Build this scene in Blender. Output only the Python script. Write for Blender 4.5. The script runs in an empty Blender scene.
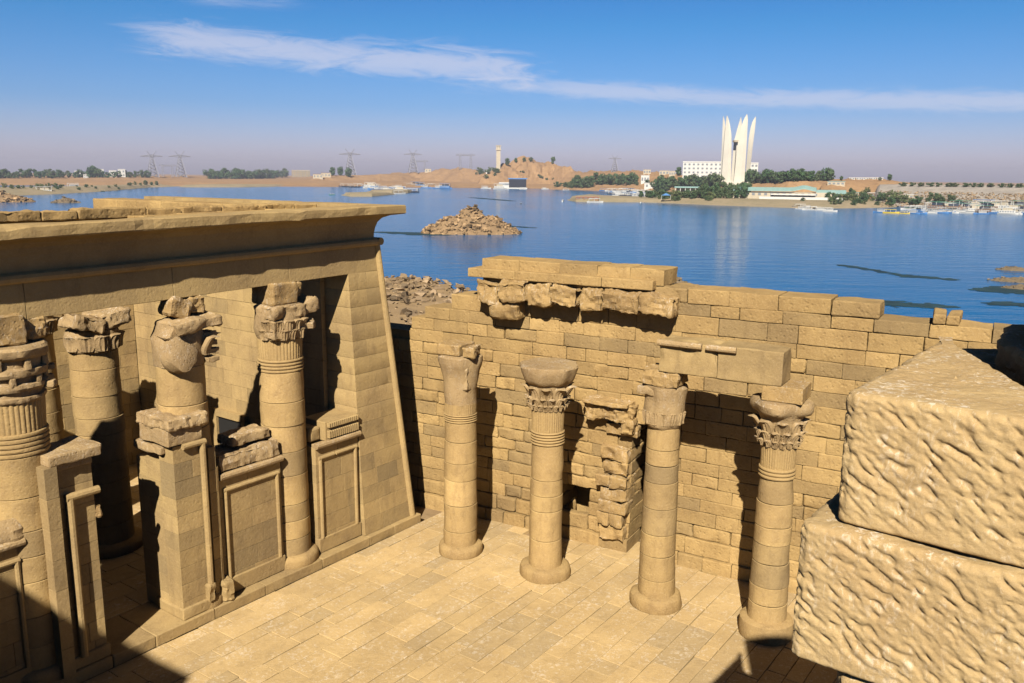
import bpy, bmesh, math, random
from mathutils import Vector, Matrix, noise
R_ = math.radians
rng = random.Random(11)
scene = bpy.context.scene
COL = scene.collection

# ------------------------------------------------------------ camera
CAM = Vector((0.0, 0.0, 12.0)); FPX = 850.0; CX, CY = 512.0, 341.5
PITCH = math.atan(165 / 850.0); ROLL = R_(.56)
_f = Vector((0, math.cos(PITCH), -math.sin(PITCH))); _r = Vector((1, 0, 0)); _u = _r.cross(_f)
RT = _r * math.cos(ROLL) + _u * math.sin(ROLL); UP = _u * math.cos(ROLL) - _r * math.sin(ROLL); FW = _f
cd = bpy.data.cameras.new('camera'); cam = bpy.data.objects.new('camera', cd); COL.objects.link(cam)
cd.sensor_width = 36.0; cd.lens = 36.0 * FPX / 1024.0; cd.clip_start = .1; cd.clip_end = 40000
cam.matrix_world = Matrix(((RT.x, UP.x, -FW.x, CAM.x), (RT.y, UP.y, -FW.y, CAM.y), (RT.z, UP.z, -FW.z, CAM.z), (0, 0, 0, 1)))
scene.camera = cam

# ------------------------------------------------------------ sun and sky
SUN_EL, SUN_AZ = R_(40.0), R_(189.5)          # azimuth clockwise from +Y: sun behind the camera, a little left
sd = bpy.data.lights.new('sun', 'SUN'); sun = bpy.data.objects.new('sun', sd); COL.objects.link(sun)
sd.energy = 5.0; sd.angle = R_(.5); sd.color = (1.0, .94, .83)
to_sun = Vector((math.sin(SUN_AZ) * math.cos(SUN_EL), math.cos(SUN_AZ) * math.cos(SUN_EL), math.sin(SUN_EL)))
sun.rotation_euler = to_sun.to_track_quat('Z', 'Y').to_euler(); sun.location = (0, -20, 60)
wd = bpy.data.worlds.new('World'); scene.world = wd; wd.use_nodes = True
nt = wd.node_tree; N = nt.nodes; L = nt.links; N.clear()
def wn(t, **k):
    n = N.new(t)
    for a, b in k.items(): setattr(n, a, b)
    return n
def wmath(op, a, b=None, c=None, clamp=False):
    n = N.new('ShaderNodeMath'); n.operation = op; n.use_clamp = clamp
    for i, v in enumerate((a, b, c)):
        if v is None: continue
        if isinstance(v, (int, float)): n.inputs[i].default_value = v
        else: L.new(v, n.inputs[i])
    return n.outputs[0]
sky = wn('ShaderNodeTexSky', sky_type='NISHITA', sun_disc=False, sun_elevation=SUN_EL, sun_rotation=SUN_AZ, altitude=100, air_density=1.0, dust_density=1.0, ozone_density=2.5)
tc = wn('ShaderNodeTexCoord'); sp = wn('ShaderNodeSeparateXYZ'); L.new(tc.outputs['Generated'], sp.inputs[0])
az = wmath('ARCTAN2', sp.outputs[0], sp.outputs[1]); el = wmath('ARCSINE', sp.outputs[2])
# the air near the horizon is dusty mauve, higher up the blue deepens
ramp = wn('ShaderNodeValToRGB'); L.new(wmath('DIVIDE', el, R_(60), clamp=True), ramp.inputs[0])
cr = ramp.color_ramp; cr.elements[0].position = 0; cr.elements[0].color = (.84, .71, 1.00, 1); cr.elements[1].position = 1; cr.elements[1].color = (.014, .05, .11, 1)
for p_, c_ in ((.023, (.79, .72, 1.05, 1)), (.073, (.40, .58, .94, 1)), (.157, (.19, .53, .86, 1)), (.25, (.10, .38, .78, 1)), (.40, (.05, .22, .50, 1)), (.55, (.02, .065, .14, 1))):
    e_ = cr.elements.new(p_); e_.color = c_
mul = wn('ShaderNodeMix', data_type='RGBA', blend_type='MULTIPLY'); mul.inputs[0].default_value = 1
L.new(sky.outputs[0], mul.inputs[6]); L.new(ramp.outputs[0], mul.inputs[7])
# two long cirrus streaks, as bands in azimuth and elevation
def streak(az0, el0, slope, width, a_from, a_to, seed, lo, hi):
    d = wmath('SUBTRACT', el, wmath('ADD', wmath('MULTIPLY', wmath('SUBTRACT', az, az0), slope), el0))
    cmb = wn('ShaderNodeCombineXYZ'); L.new(wmath('MULTIPLY', az, 9.0), cmb.inputs[0]); L.new(wmath('MULTIPLY', d, 46.0), cmb.inputs[1]); cmb.inputs[2].default_value = seed
    nz = wn('ShaderNodeTexNoise'); nz.inputs['Scale'].default_value = 1.5; nz.inputs['Detail'].default_value = 9; nz.inputs['Roughness'].default_value = .70; nz.inputs['Distortion'].default_value = 1.1
    L.new(cmb.outputs[0], nz.inputs['Vector'])
    cm2 = wn('ShaderNodeCombineXYZ'); L.new(wmath('MULTIPLY', az, 3.0), cm2.inputs[0]); cm2.inputs[1].default_value = seed * 3
    n2 = wn('ShaderNodeTexNoise'); n2.inputs['Scale'].default_value = 1.7; n2.inputs['Detail'].default_value = 3; L.new(cm2.outputs[0], n2.inputs['Vector'])
    wob = wmath('MULTIPLY', wmath('SUBTRACT', n2.outputs[0], .5), width * .5)
    dn = wmath('DIVIDE', wmath('SUBTRACT', d, wob), width)
    g = wmath('POWER', 2.718, wmath('MULTIPLY', wmath('MULTIPLY', dn, dn), -1.0))
    m1 = wn('ShaderNodeMapRange'); m1.interpolation_type = 'SMOOTHSTEP'; L.new(az, m1.inputs[0]); m1.inputs[1].default_value = a_from[0]; m1.inputs[2].default_value = a_from[1]
    m2 = wn('ShaderNodeMapRange'); m2.interpolation_type = 'SMOOTHSTEP'; L.new(az, m2.inputs[0]); m2.inputs[1].default_value = a_to[0]; m2.inputs[2].default_value = a_to[1]; m2.inputs[3].default_value = 1; m2.inputs[4].default_value = 0
    amp = wmath('MULTIPLY', g, wmath('MULTIPLY', m1.outputs[0], m2.outputs[0]))
    m3 = wn('ShaderNodeMapRange'); m3.interpolation_type = 'SMOOTHSTEP'; L.new(wmath('ADD', nz.outputs[0], wmath('MULTIPLY', amp, .55)), m3.inputs[0]); m3.inputs[1].default_value = lo; m3.inputs[2].default_value = hi
    return wmath('MULTIPLY', m3.outputs[0], amp, clamp=True)
s1 = streak(R_(-12), R_(7.35), -.055, R_(1.55), (R_(-28), R_(-20)), (R_(-1), R_(6)), 3.1, .74, 1.08)
s2 = streak(R_(14), R_(5.05), -.045, R_(.85), (R_(-14), R_(6)), (R_(40), R_(60)), 8.7, .68, 1.06)
s3 = streak(R_(-20), R_(10.2), 0.0, R_(.7), (R_(-26), R_(-18)), (R_(-16), R_(-9)), 5.2, .75, 1.4)
cl = wmath('ADD', wmath('MULTIPLY', s1, .54), wmath('ADD', wmath('MULTIPLY', s2, .46), wmath('MULTIPLY', s3, .35)), clamp=True)
cmix = wn('ShaderNodeMix', data_type='RGBA'); L.new(cl, cmix.inputs[0]); L.new(mul.outputs[2], cmix.inputs[6]); cmix.inputs[7].default_value = (6.3, 6.1, 6.9, 1)
bg = wn('ShaderNodeBackground'); bg.inputs[1].default_value = .06; L.new(cmix.outputs[2], bg.inputs[0])
wo = wn('ShaderNodeOutputWorld'); L.new(bg.outputs[0], wo.inputs[0])
scene.view_settings.view_transform = 'Standard'; scene.view_settings.look = 'None'
scene.cycles.diffuse_bounces = 1
scene.view_settings.exposure = 1.03; scene.view_settings.gamma = 1.0; scene.view_settings.use_curve_mapping = False

# ------------------------------------------------------------ helpers
def ray(px, py): return ((px - CX) * RT - (py - CY) * UP + FPX * FW).normalized()
def at_z(px, py, z):
    d = ray(px, py); return CAM + d * ((z - CAM.z) / d.z)
def at_d(px, py, dist):                       # the point seen at (px, py), dist metres away over the ground
    d = ray(px, py); return CAM + d * (dist / math.hypot(d.x, d.y))
def hor(p): return math.hypot(p.x, p.y)
WATER = -12.0

def tag(o, label=None, cat=None, group=None, kind=None):
    if label: o['label'] = label
    if cat: o['category'] = cat
    if group: o['group'] = group
    if kind: o['kind'] = kind
    return o
def empty(name, loc, rz=0.0):
    o = bpy.data.objects.new(name, None); o.location = loc; o.rotation_euler = (0, 0, rz); o.empty_display_size = .3
    COL.objects.link(o); return o
def dup(o, parent=None):
    c = o.copy(); COL.objects.link(c)
    if parent: c.parent = parent
    for ch in list(o.children): dup(ch, c)
    return c

class MB:
    def __init__(s, sharp=19): s.sharp = sharp; s.v = []; s.f = []; s.t = []; s.sm = []
    def add(s, vs, fs, tone=.5, smooth=False, fn=None):
        b = len(s.v)
        for p in vs:
            if fn: p = fn(Vector(p))
            s.v.append((p[0], p[1], p[2]))
        for f in fs:
            s.f.append([i + b for i in f]); s.t.append(tone); s.sm.append(smooth)
    def build(s, name, mat, parent=None, loc=None):
        me = bpy.data.meshes.new(name); me.from_pydata(s.v, [], s.f); me.update()
        if s.f:
            a = me.attributes.new('tone', 'FLOAT', 'FACE'); a.data.foreach_set('value', s.t)
            me.polygons.foreach_set('use_smooth', s.sm)
        bm = bmesh.new(); bm.from_mesh(me); bmesh.ops.recalc_face_normals(bm, faces=bm.faces); bm.to_mesh(me); bm.free()
        me.materials.append(mat)
        if any(s.sm): me.set_sharp_from_angle(angle=R_(38 if name in ('capital', 'column', 'shaft', 'base') else s.sharp))
        o = bpy.data.objects.new(name, me); COL.objects.link(o)
        if parent: o.parent = parent
        if loc is not None: o.location = loc
        return o

def rough_box(mb, c, size, step=.4, r=.03, amp=.015, fr=1.5, rot=None, tone=.5, fn=None, smooth=True, seed=0.0, extra=None, nmin=1):
    hx, hy, hz = size[0] / 2, size[1] / 2, size[2] / 2
    r = min(r, .45 * min(hx, hy, hz))
    def ticks(h):
        n = max(nmin, int(round((2 * h - 2 * r) / step)))
        return [-h] + [-(h - r) + 2 * (h - r) * i / n for i in range(n + 1)] + [h]
    X, Y, Z = ticks(hx), ticks(hy), ticks(hz)
    idx = {}; vs = []; fs = []; c = Vector(c); sv = Vector((seed * 13.7, seed * 7.1, seed * 3.3))
    def vert(i, j, k):
        q = idx.get((i, j, k))
        if q is not None: return q
        p = Vector((X[i], Y[j], Z[k]))
        q = Vector((max(-hx + r, min(hx - r, p.x)), max(-hy + r, min(hy - r, p.y)), max(-hz + r, min(hz - r, p.z))))
        d = p - q
        n_ = d.normalized() if d.length > 1e-9 else Vector((0, 0, 1))
        p = q + n_ * r
        if amp: 
            w = (p + c) * fr + sv
            p = p + n_ * (amp * (noise.noise(w) + .5 * noise.noise(w * 2.7)))
        if extra: p = p + n_ * extra(p, n_)
        if rot: p = rot @ p
        idx[(i, j, k)] = len(vs); vs.append(p + c); return len(vs) - 1
    a, b, d = len(X) - 1, len(Y) - 1, len(Z) - 1
    for i in range(a):
        for j in range(b):
            fs.append((vert(i, j, 0), vert(i, j + 1, 0), vert(i + 1, j + 1, 0), vert(i + 1, j, 0)))
            fs.append((vert(i, j, d), vert(i + 1, j, d), vert(i + 1, j + 1, d), vert(i, j + 1, d)))
    for i in range(a):
        for k in range(d):
            fs.append((vert(i, 0, k), vert(i + 1, 0, k), vert(i + 1, 0, k + 1), vert(i, 0, k + 1)))
            fs.append((vert(i, b, k), vert(i, b, k + 1), vert(i + 1, b, k + 1), vert(i + 1, b, k)))
    for j in range(b):
        for k in range(d):
            fs.append((vert(0, j, k), vert(0, j, k + 1), vert(0, j + 1, k + 1), vert(0, j + 1, k)))
            fs.append((vert(a, j, k), vert(a, j + 1, k), vert(a, j + 1, k + 1), vert(a, j, k + 1)))
    mb.add(vs, fs, tone, smooth, fn)
def box(mb, x0, x1, y0, y1, z0, z1, tone=.5, fn=None):
    vs = [(x, y, z) for x in (x0, x1) for y in (y0, y1) for z in (z0, z1)]
    mb.add(vs, [(0, 1, 3, 2), (4, 6, 7, 5), (0, 4, 5, 1), (2, 3, 7, 6), (0, 2, 6, 4), (1, 5, 7, 3)], tone, False, fn)
def lathe(mb, prof, seg=32, fn=None, tone=.5, smooth=True, rf=None, a0=0.0, a1=2 * math.pi, cap=True):
    full = abs(a1 - a0 - 2 * math.pi) < 1e-6; m = seg if full else seg + 1; vs = []; fs = []
    for (z, r) in prof:
        for i in range(m):
            a = a0 + (a1 - a0) * i / seg; k = rf(a, z) if rf else 1.0
            vs.append(Vector((r * k * math.cos(a), r * k * math.sin(a), z)))
    for j in range(len(prof) - 1):
        for i in range(seg):
            i2 = (i + 1) % m
            fs.append((j * m + i, j * m + i2, (j + 1) * m + i2, (j + 1) * m + i))
    if cap and full:
        fs.append(tuple(range(m - 1, -1, -1))); fs.append(tuple((len(prof) - 1) * m + i for i in range(m)))
    mb.add(vs, fs, tone, smooth, fn)
def tube(mb, pts, r, seg=8, tone=.5, fn=None):
    rings = []; vs = []; fs = []
    for i, p in enumerate(pts):
        p = Vector(p); q = Vector(pts[min(i + 1, len(pts) - 1)]) - Vector(pts[max(i - 1, 0)]); q.normalize()
        s = q.cross(Vector((0, 0, 1))) 
        if s.length < .05: s = q.cross(Vector((0, 1, 0)))
        s.normalize(); t = s.cross(q); rr = r[i] if isinstance(r, (list, tuple)) else r
        for k in range(seg):
            a = 2 * math.pi * k / seg; vs.append(p + s * (rr * math.cos(a)) + t * (rr * math.sin(a)))
    for i in range(len(pts) - 1):
        for k in range(seg):
            k2 = (k + 1) % seg; fs.append((i * seg + k, i * seg + k2, (i + 1) * seg + k2, (i + 1) * seg + k))
    fs.append(tuple(range(seg))); fs.append(tuple((len(pts) - 1) * seg + k for k in range(seg - 1, -1, -1)))
    mb.add(vs, fs, tone, True, fn)
def rock(mb, c, size, rn, tone=.5, fn=None, n=16, rz=None, boxy=.5):
    pts = []
    for i in range(n):
        p = Vector((rn.uniform(-1, 1), rn.uniform(-1, 1), rn.uniform(-1, 1)))
        m = max(abs(p.x), abs(p.y), abs(p.z)); p = p / m * (boxy + (1 - boxy) * rn.random()) if rn.random() < boxy + .2 else p.normalized()
        pts.append(Vector((p.x * size[0] / 2, p.y * size[1] / 2, p.z * size[2] / 2)))
    bm = bmesh.new()
    for p in pts: bm.verts.new(p)
    bmesh.ops.convex_hull(bm, input=bm.verts); loose = [v for v in bm.verts if not v.link_faces]
    for v in loose: bm.verts.remove(v)
    bm.verts.index_update(); m = Matrix.Rotation(rz if rz is not None else rn.uniform(0, 6.28), 3, 'Z')
    mb.add([m @ v.co + Vector(c) for v in bm.verts], [[v.index for v in f.verts] for f in bm.faces], tone, False, fn); bm.free()
def chunk(mb, c, size, seed, rot=None, tone=.5, fn=None, amp=.1, fr=2.2, step=.055, r=.06):   # a broken, weathered lump of stone
    def ex(p, n_):
        w = p * fr + Vector((seed * 5.1, seed * 2.7, seed * 9.3))
        return amp * (noise.noise(w) * 1.2 - abs(noise.noise(w * 2.1)) * .8 + .30 * noise.noise(w * 5) - .22 * abs(noise.noise(w * 9)))
    rough_box(mb, c, size, step=step, r=r, amp=0, rot=rot, tone=tone, fn=fn, extra=ex, nmin=2)

# ------------------------------------------------------------ materials
def new_mat(name):
    m = bpy.data.materials.new(name); m.use_nodes = True; t = m.node_tree; t.nodes.clear()
    o = t.nodes.new('ShaderNodeOutputMaterial'); p = t.nodes.new('ShaderNodeBsdfPrincipled'); t.links.new(p.outputs[0], o.inputs[0])
    return m, t, p
def nnoise(t, vec, scale, detail=5, rough=.6, dist=0.0):
    n = t.nodes.new('ShaderNodeTexNoise'); n.inputs['Scale'].default_value = scale; n.inputs['Detail'].default_value = detail
    n.inputs['Roughness'].default_value = rough; n.inputs['Distortion'].default_value = dist
    if vec: t.links.new(vec, n.inputs['Vector'])
    return n.outputs[0]
def maprange(t, s, a, b, c=0.0, d=1.0):
    n = t.nodes.new('ShaderNodeMapRange'); t.links.new(s, n.inputs[0])
    for i, v in enumerate((a, b, c, d)): n.inputs[i + 1].default_value = v
    return n.outputs[0]
def mixc(t, fac, a, b, mode='MIX'):
    n = t.nodes.new('ShaderNodeMix'); n.data_type = 'RGBA'; n.blend_type = mode
    if isinstance(fac, (int, float)): n.inputs[0].default_value = fac
    else: t.links.new(fac, n.inputs[0])
    for i, v in ((6, a), (7, b)):
        if isinstance(v, tuple): n.inputs[i].default_value = v + (1,) if len(v) == 3 else v
        else: t.links.new(v, n.inputs[i])
    return n.outputs[2]
def mth(t, op, a, b):
    n = t.nodes.new('ShaderNodeMath'); n.operation = op
    for i, v in enumerate((a, b)):
        if isinstance(v, (int, float)): n.inputs[i].default_value = v
        else: t.links.new(v, n.inputs[i])
    return n.outputs[0]
def stone_mat(name, base, dark, pale, bump=.35, scale=1.0, tone_amt=.35, stain=.5, droppings=0.0, pits=.0, fine=1.0):
    base, dark, pale = [tuple(x * .76 * k for x, k in zip(c, (1.04, 1.01, .98))) for c in (base, dark, pale)]
    m, t, p = new_mat(name)
    tcn = t.nodes.new('ShaderNodeTexCoord'); v = tcn.outputs['Object']
    at = t.nodes.new('ShaderNodeAttribute'); at.attribute_name = 'tone'
    big = nnoise(t, v, .45 * scale, 5, .6); mid = nnoise(t, v, 2.6 * scale, 6, .65, .4); fin = nnoise(t, v, 16 * scale, 6, .7); grit = nnoise(t, v, 70 * scale, 3, .7)
    c = mixc(t, maprange(t, big, .32, .66), base, tuple(a * .35 + b * .65 for a, b in zip(base, dark)))
    c = mixc(t, mth(t, 'MULTIPLY', maprange(t, mid, .5, .72), stain), c, dark)
    ms = t.nodes.new('ShaderNodeMapping'); t.links.new(v, ms.inputs[0]); ms.inputs[3].default_value = (1, 1, .22)
    drip = nnoise(t, ms.outputs[0], 3.1 * scale, 5, .65, .3)
    c = mixc(t, mth(t, 'MULTIPLY', maprange(t, drip, .52, .74), stain * 1.1), c, tuple(x * .8 for x in dark))
    c = mixc(t, mth(t, 'MULTIPLY', maprange(t, fin, .5, .75), .45), c, pale)
    lum = sum(base) / 3 * .80; c = mixc(t, maprange(t, at.outputs['Fac'], .42, .05, 0, .20), c, (lum * 1.16, lum * .96, lum * .66))   # some blocks of a greyer bed
    tn = maprange(t, at.outputs['Fac'], 0, 1, 1 - tone_amt, 1 + tone_amt)
    cmb = t.nodes.new('ShaderNodeCombineColor'); t.links.new(tn, cmb.inputs[0]); t.links.new(tn, cmb.inputs[1]); t.links.new(tn, cmb.inputs[2])
    c = mixc(t, 1.0, c, cmb.outputs[0], 'MULTIPLY')
    gr = maprange(t, grit, .3, .7, .86, 1.1); cg = t.nodes.new('ShaderNodeCombineColor')
    for i in range(3): t.links.new(gr, cg.inputs[i])
    c = mixc(t, 1.0, c, cg.outputs[0], 'MULTIPLY')
    if droppings:
        geo = t.nodes.new('ShaderNodeNewGeometry'); sx = t.nodes.new('ShaderNodeSeparateXYZ'); t.links.new(geo.outputs['Normal'], sx.inputs[0])
        mp = t.nodes.new('ShaderNodeMapping'); t.links.new(v, mp.inputs[0]); mp.inputs[3].default_value = (1, 1, .45)
        d1 = nnoise(t, mp.outputs[0], 9 * scale, 6, .72, .8); d2 = nnoise(t, v, 1.3 * scale, 2)
        up = maprange(t, sx.outputs[2], -.1, .9, .25, 1.0)
        f_ = mth(t, 'MULTIPLY', maprange(t, mth(t, 'ADD', d1, mth(t, 'MULTIPLY', d2, .35)), .72, .84), mth(t, 'MULTIPLY', up, droppings))
        c = mixc(t, f_, c, (.78, .72, .63))
    t.links.new(c, p.inputs['Base Color']); p.inputs['Roughness'].default_value = .92; p.inputs['Specular IOR Level'].default_value = .04
    h = mth(t, 'ADD', mth(t, 'MULTIPLY', mid, .55), mth(t, 'ADD', mth(t, 'MULTIPLY', fin, .28 * fine), mth(t, 'MULTIPLY', grit, .10 * fine)))
    if pits:
        vo = t.nodes.new('ShaderNodeTexVoronoi'); vo.inputs['Scale'].default_value = 7 * scale; t.links.new(v, vo.inputs['Vector'])
        h = mth(t, 'ADD', h, mth(t, 'MULTIPLY', maprange(t, vo.outputs[0], .0, .35), pits))
    b = t.nodes.new('ShaderNodeBump'); b.inputs['Strength'].default_value = bump; b.inputs['Distance'].default_value = .06 / scale; t.links.new(h, b.inputs['Height']); t.links.new(b.outputs[0], p.inputs['Normal'])
    return m
def flat_mat(name, col, rough=.7, var=.15, scale=.3, metal=0.0):
    col = tuple(x * .78 for x in col); m, t, p = new_mat(name)
    tcn = t.nodes.new('ShaderNodeTexCoord'); nz = nnoise(t, tcn.outputs['Object'], scale, 4)
    c = mixc(t, maprange(t, nz, .3, .7), tuple(x * (1 - var) for x in col), tuple(min(1, x * (1 + var)) for x in col))
    t.links.new(c, p.inputs['Base Color']); p.inputs['Roughness'].default_value = rough; p.inputs['Metallic'].default_value = metal; p.inputs['Specular IOR Level'].default_value = .3
    return m
M = {}
M['wall'] = stone_mat('wall_sandstone', (.435, .296, .124), (.22, .140, .062), (.50, .365, .185), .9, 1.0, .19, .40, pits=.3)
M['temple'] = stone_mat('temple_sandstone', (.43, .305, .135), (.24, .165, .085), (.49, .365, .195), .6, 1.0, .18, .42, pits=.15)
M['column'] = stone_mat('column_sandstone', (.45, .312, .135), (.24, .158, .075), (.50, .37, .21), .7, 1.3, .20, .48, pits=.2)
M['capital'] = stone_mat('capital_sandstone', (.41, .29, .145), (.22, .145, .075), (.50, .39, .25), .9, 1.6, .15, .4, droppings=.3, pits=.3)
M['broken'] = stone_mat('broken_sandstone', (.40, .268, .112), (.22, .14, .065), (.46, .34, .20), 1.0, 1.4, .2, .4, droppings=.35, pits=.3)
M['paving'] = stone_mat('paving_sandstone', (.56, .40, .19), (.36, .25, .12), (.56, .42, .25), .5, 1.0, .12, .40, droppings=.22, pits=.1)
M['near'] = stone_mat('near_sandstone', (.46, .335, .165), (.33, .215, .10), (.52, .40, .245), .8, 2.2, .1, .3, droppings=.38, pits=.15)
M['rubble'] = stone_mat('rubble_stone', (.29, .21, .125), (.17, .12, .075), (.37, .29, .19), .5, .6, .45, .5)
M['ground'] = stone_mat('dry_ground', (.34, .24, .13), (.24, .165, .09), (.40, .30, .185), .5, .5, .1, .5)
# ------------------------------------------------------------ water
def make_water():
    m, t, p = new_mat('lake_water')
    tcn = t.nodes.new('ShaderNodeTexCoord'); v = tcn.outputs['Object']
    mp = t.nodes.new('ShaderNodeMapping'); t.links.new(v, mp.inputs[0]); mp.inputs[3].default_value = (.5, 1.0, 1)
    n1 = nnoise(t, mp.outputs[0], .9, 3, .6); n2 = nnoise(t, mp.outputs[0], .16, 3, .55); n3 = nnoise(t, v, .008, 4, .6, .5)
    h = mth(t, 'ADD', mth(t, 'MULTIPLY', n1, .10), mth(t, 'MULTIPLY', n2, .40))
    b = t.nodes.new('ShaderNodeBump'); b.inputs['Distance'].default_value = 1.0; t.links.new(h, b.inputs['Height'])
    t.links.new(maprange(t, n3, .35, .65, .35, .95), b.inputs['Strength'])
    t.links.new(b.outputs[0], p.inputs['Normal'])
    t.links.new(mixc(t, maprange(t, n3, .35, .65), (.001, .056, .150), (.002, .082, .21)), p.inputs['Base Color'])
    p.inputs['Roughness'].default_value = .12; p.inputs['IOR'].default_value = 1.2; p.inputs['Specular IOR Level'].default_value = .12
    S = 7900; mb = MB(); mb.add([(-S, -S, 0), (S, -S, 0), (S, S, 0), (-S, S, 0)], [(0, 1, 2, 3)])
    tag(mb.build('water', m, loc=(0, 0, WATER)), kind='structure')
make_water()

# ------------------------------------------------------------ frames of the two ranges
FH = R_(35.8); FO = Vector((-3.42, 28.17, 0)); FRZ = math.pi / 2 - FH      # hall front: local x along it (away), y into the hall
WU = Vector((.867, -.498, 0)).normalized(); WO = Vector((-3.43, 30.2, 0)); WRZ = math.atan2(WU.y, WU.x)
fx = Vector((math.cos(FRZ), math.sin(FRZ), 0)); fy = Vector((-fx.y, fx.x, 0)); wy = Vector((-WU.y, WU.x, 0))
def fw(x, y, z=0): return FO + fx * x + fy * y + Vector((0, 0, z))
def ww(x, y, z=0): return WO + WU * x + wy * y + Vector((0, 0, z))

# ------------------------------------------------------------ island ground and rubble
def lerp_tab(tab, x):
    if x <= tab[0][0]: return tab[0][1]
    for (a, b), (c, d) in zip(tab, tab[1:]):
        if x <= c: return b + (d - b) * (x - a) / (c - a)
    return tab[-1][1]
EDGE = [(-180, 90), (-60, 95), (-25, 112), (-9, 104), (-5, 100), (-3, 92), (-1, 78), (3, 66), (10, 58), (25, 52), (60, 60), (180, 90)]
def ground_z(x, y):
    d = math.hypot(x, y); h = math.degrees(math.atan2(x, y)); e = lerp_tab(EDGE, h) + 3 * noise.noise(Vector((x * .08, y * .08, 3)))
    z = -.12
    if y > 34: z += (.45 * noise.noise(Vector((x * .12, y * .12, 0))) + .2 * noise.noise(Vector((x * .5, y * .5, 1)))) * min(1, (y - 34) / 10)
    if d > e: z -= (d - e) * .62
    return max(z, WATER - 1.5)
def make_ground():
    mb = MB(); n = 110; vs = []; fs = []; S = 130
    for j in range(n + 1):
        for i in range(n + 1):
            x = -S + 2 * S * i / n; y = -70 + 220 * j / n; vs.append((x, y, ground_z(x, y)))
    for j in range(n):
        for i in range(n): a = j * (n + 1) + i; fs.append((a, a + 1, a + n + 2, a + n + 1))
    mb.add(vs, fs, .5, True); tag(mb.build('ground', M['ground']), kind='structure')
    mb = MB(); rn = random.Random(5)
    for i in range(1500):
        h = R_(rn.uniform(-12, 1)); d = rn.uniform(58, 106) if i > 500 else rn.uniform(86, 106)
        x, y = math.sin(h) * d, math.cos(h) * d; s = .25 + .9 * rn.random() ** 3
        rock(mb, (x, y, ground_z(x, y) + s * .2), (s * rn.uniform(.8, 1.8), s * rn.uniform(.7, 1.2), s * rn.uniform(.5, .9)), rn, rn.random(), n=9)
    tag(mb.build('rubble', M['rubble']), 'loose field of broken stone rubble lying on the bank behind the courtyard wall', 'rubble', kind='stuff')
make_ground()

def make_paving():
    mb = MB(); rn = random.Random(21); y = -.18
    while y > -19:
        w = rn.choice((.42, .5, .58, .66, .78)) * rn.uniform(.93, 1.07); x = -21.0 + rn.uniform(-1, 0)
        while x < 9:
            l = rn.uniform(.55, 1.3) if rn.random() < .4 else rn.uniform(1.2, 2.3); c = fw(x + l / 2, y - w / 2); dl = c - WO
            if dl.dot(wy) < .2 and c.y > 9:
                g = rn.choice((.006, .012, .018, .026))
                rough_box(mb, (x + l / 2, y - w / 2, -.1 + rn.gauss(0, .005)), (l - g, w - g, .2), step=.22, r=.011, amp=.008, fr=2.5, tone=min(1, max(0, rn.gauss(.5, .22) if rn.random() > .06 else .05)), seed=rn.random(), rot=Matrix.Rotation(rn.gauss(0, .004), 3, 'Y') @ Matrix.Rotation(rn.gauss(0, .004), 3, 'Z'))
            x += l
        y -= w
    o = mb.build('courtyard_paving', M['paving'], loc=FO); o.rotation_euler = (0, 0, FRZ); tag(o, kind='structure')
make_paving()

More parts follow.
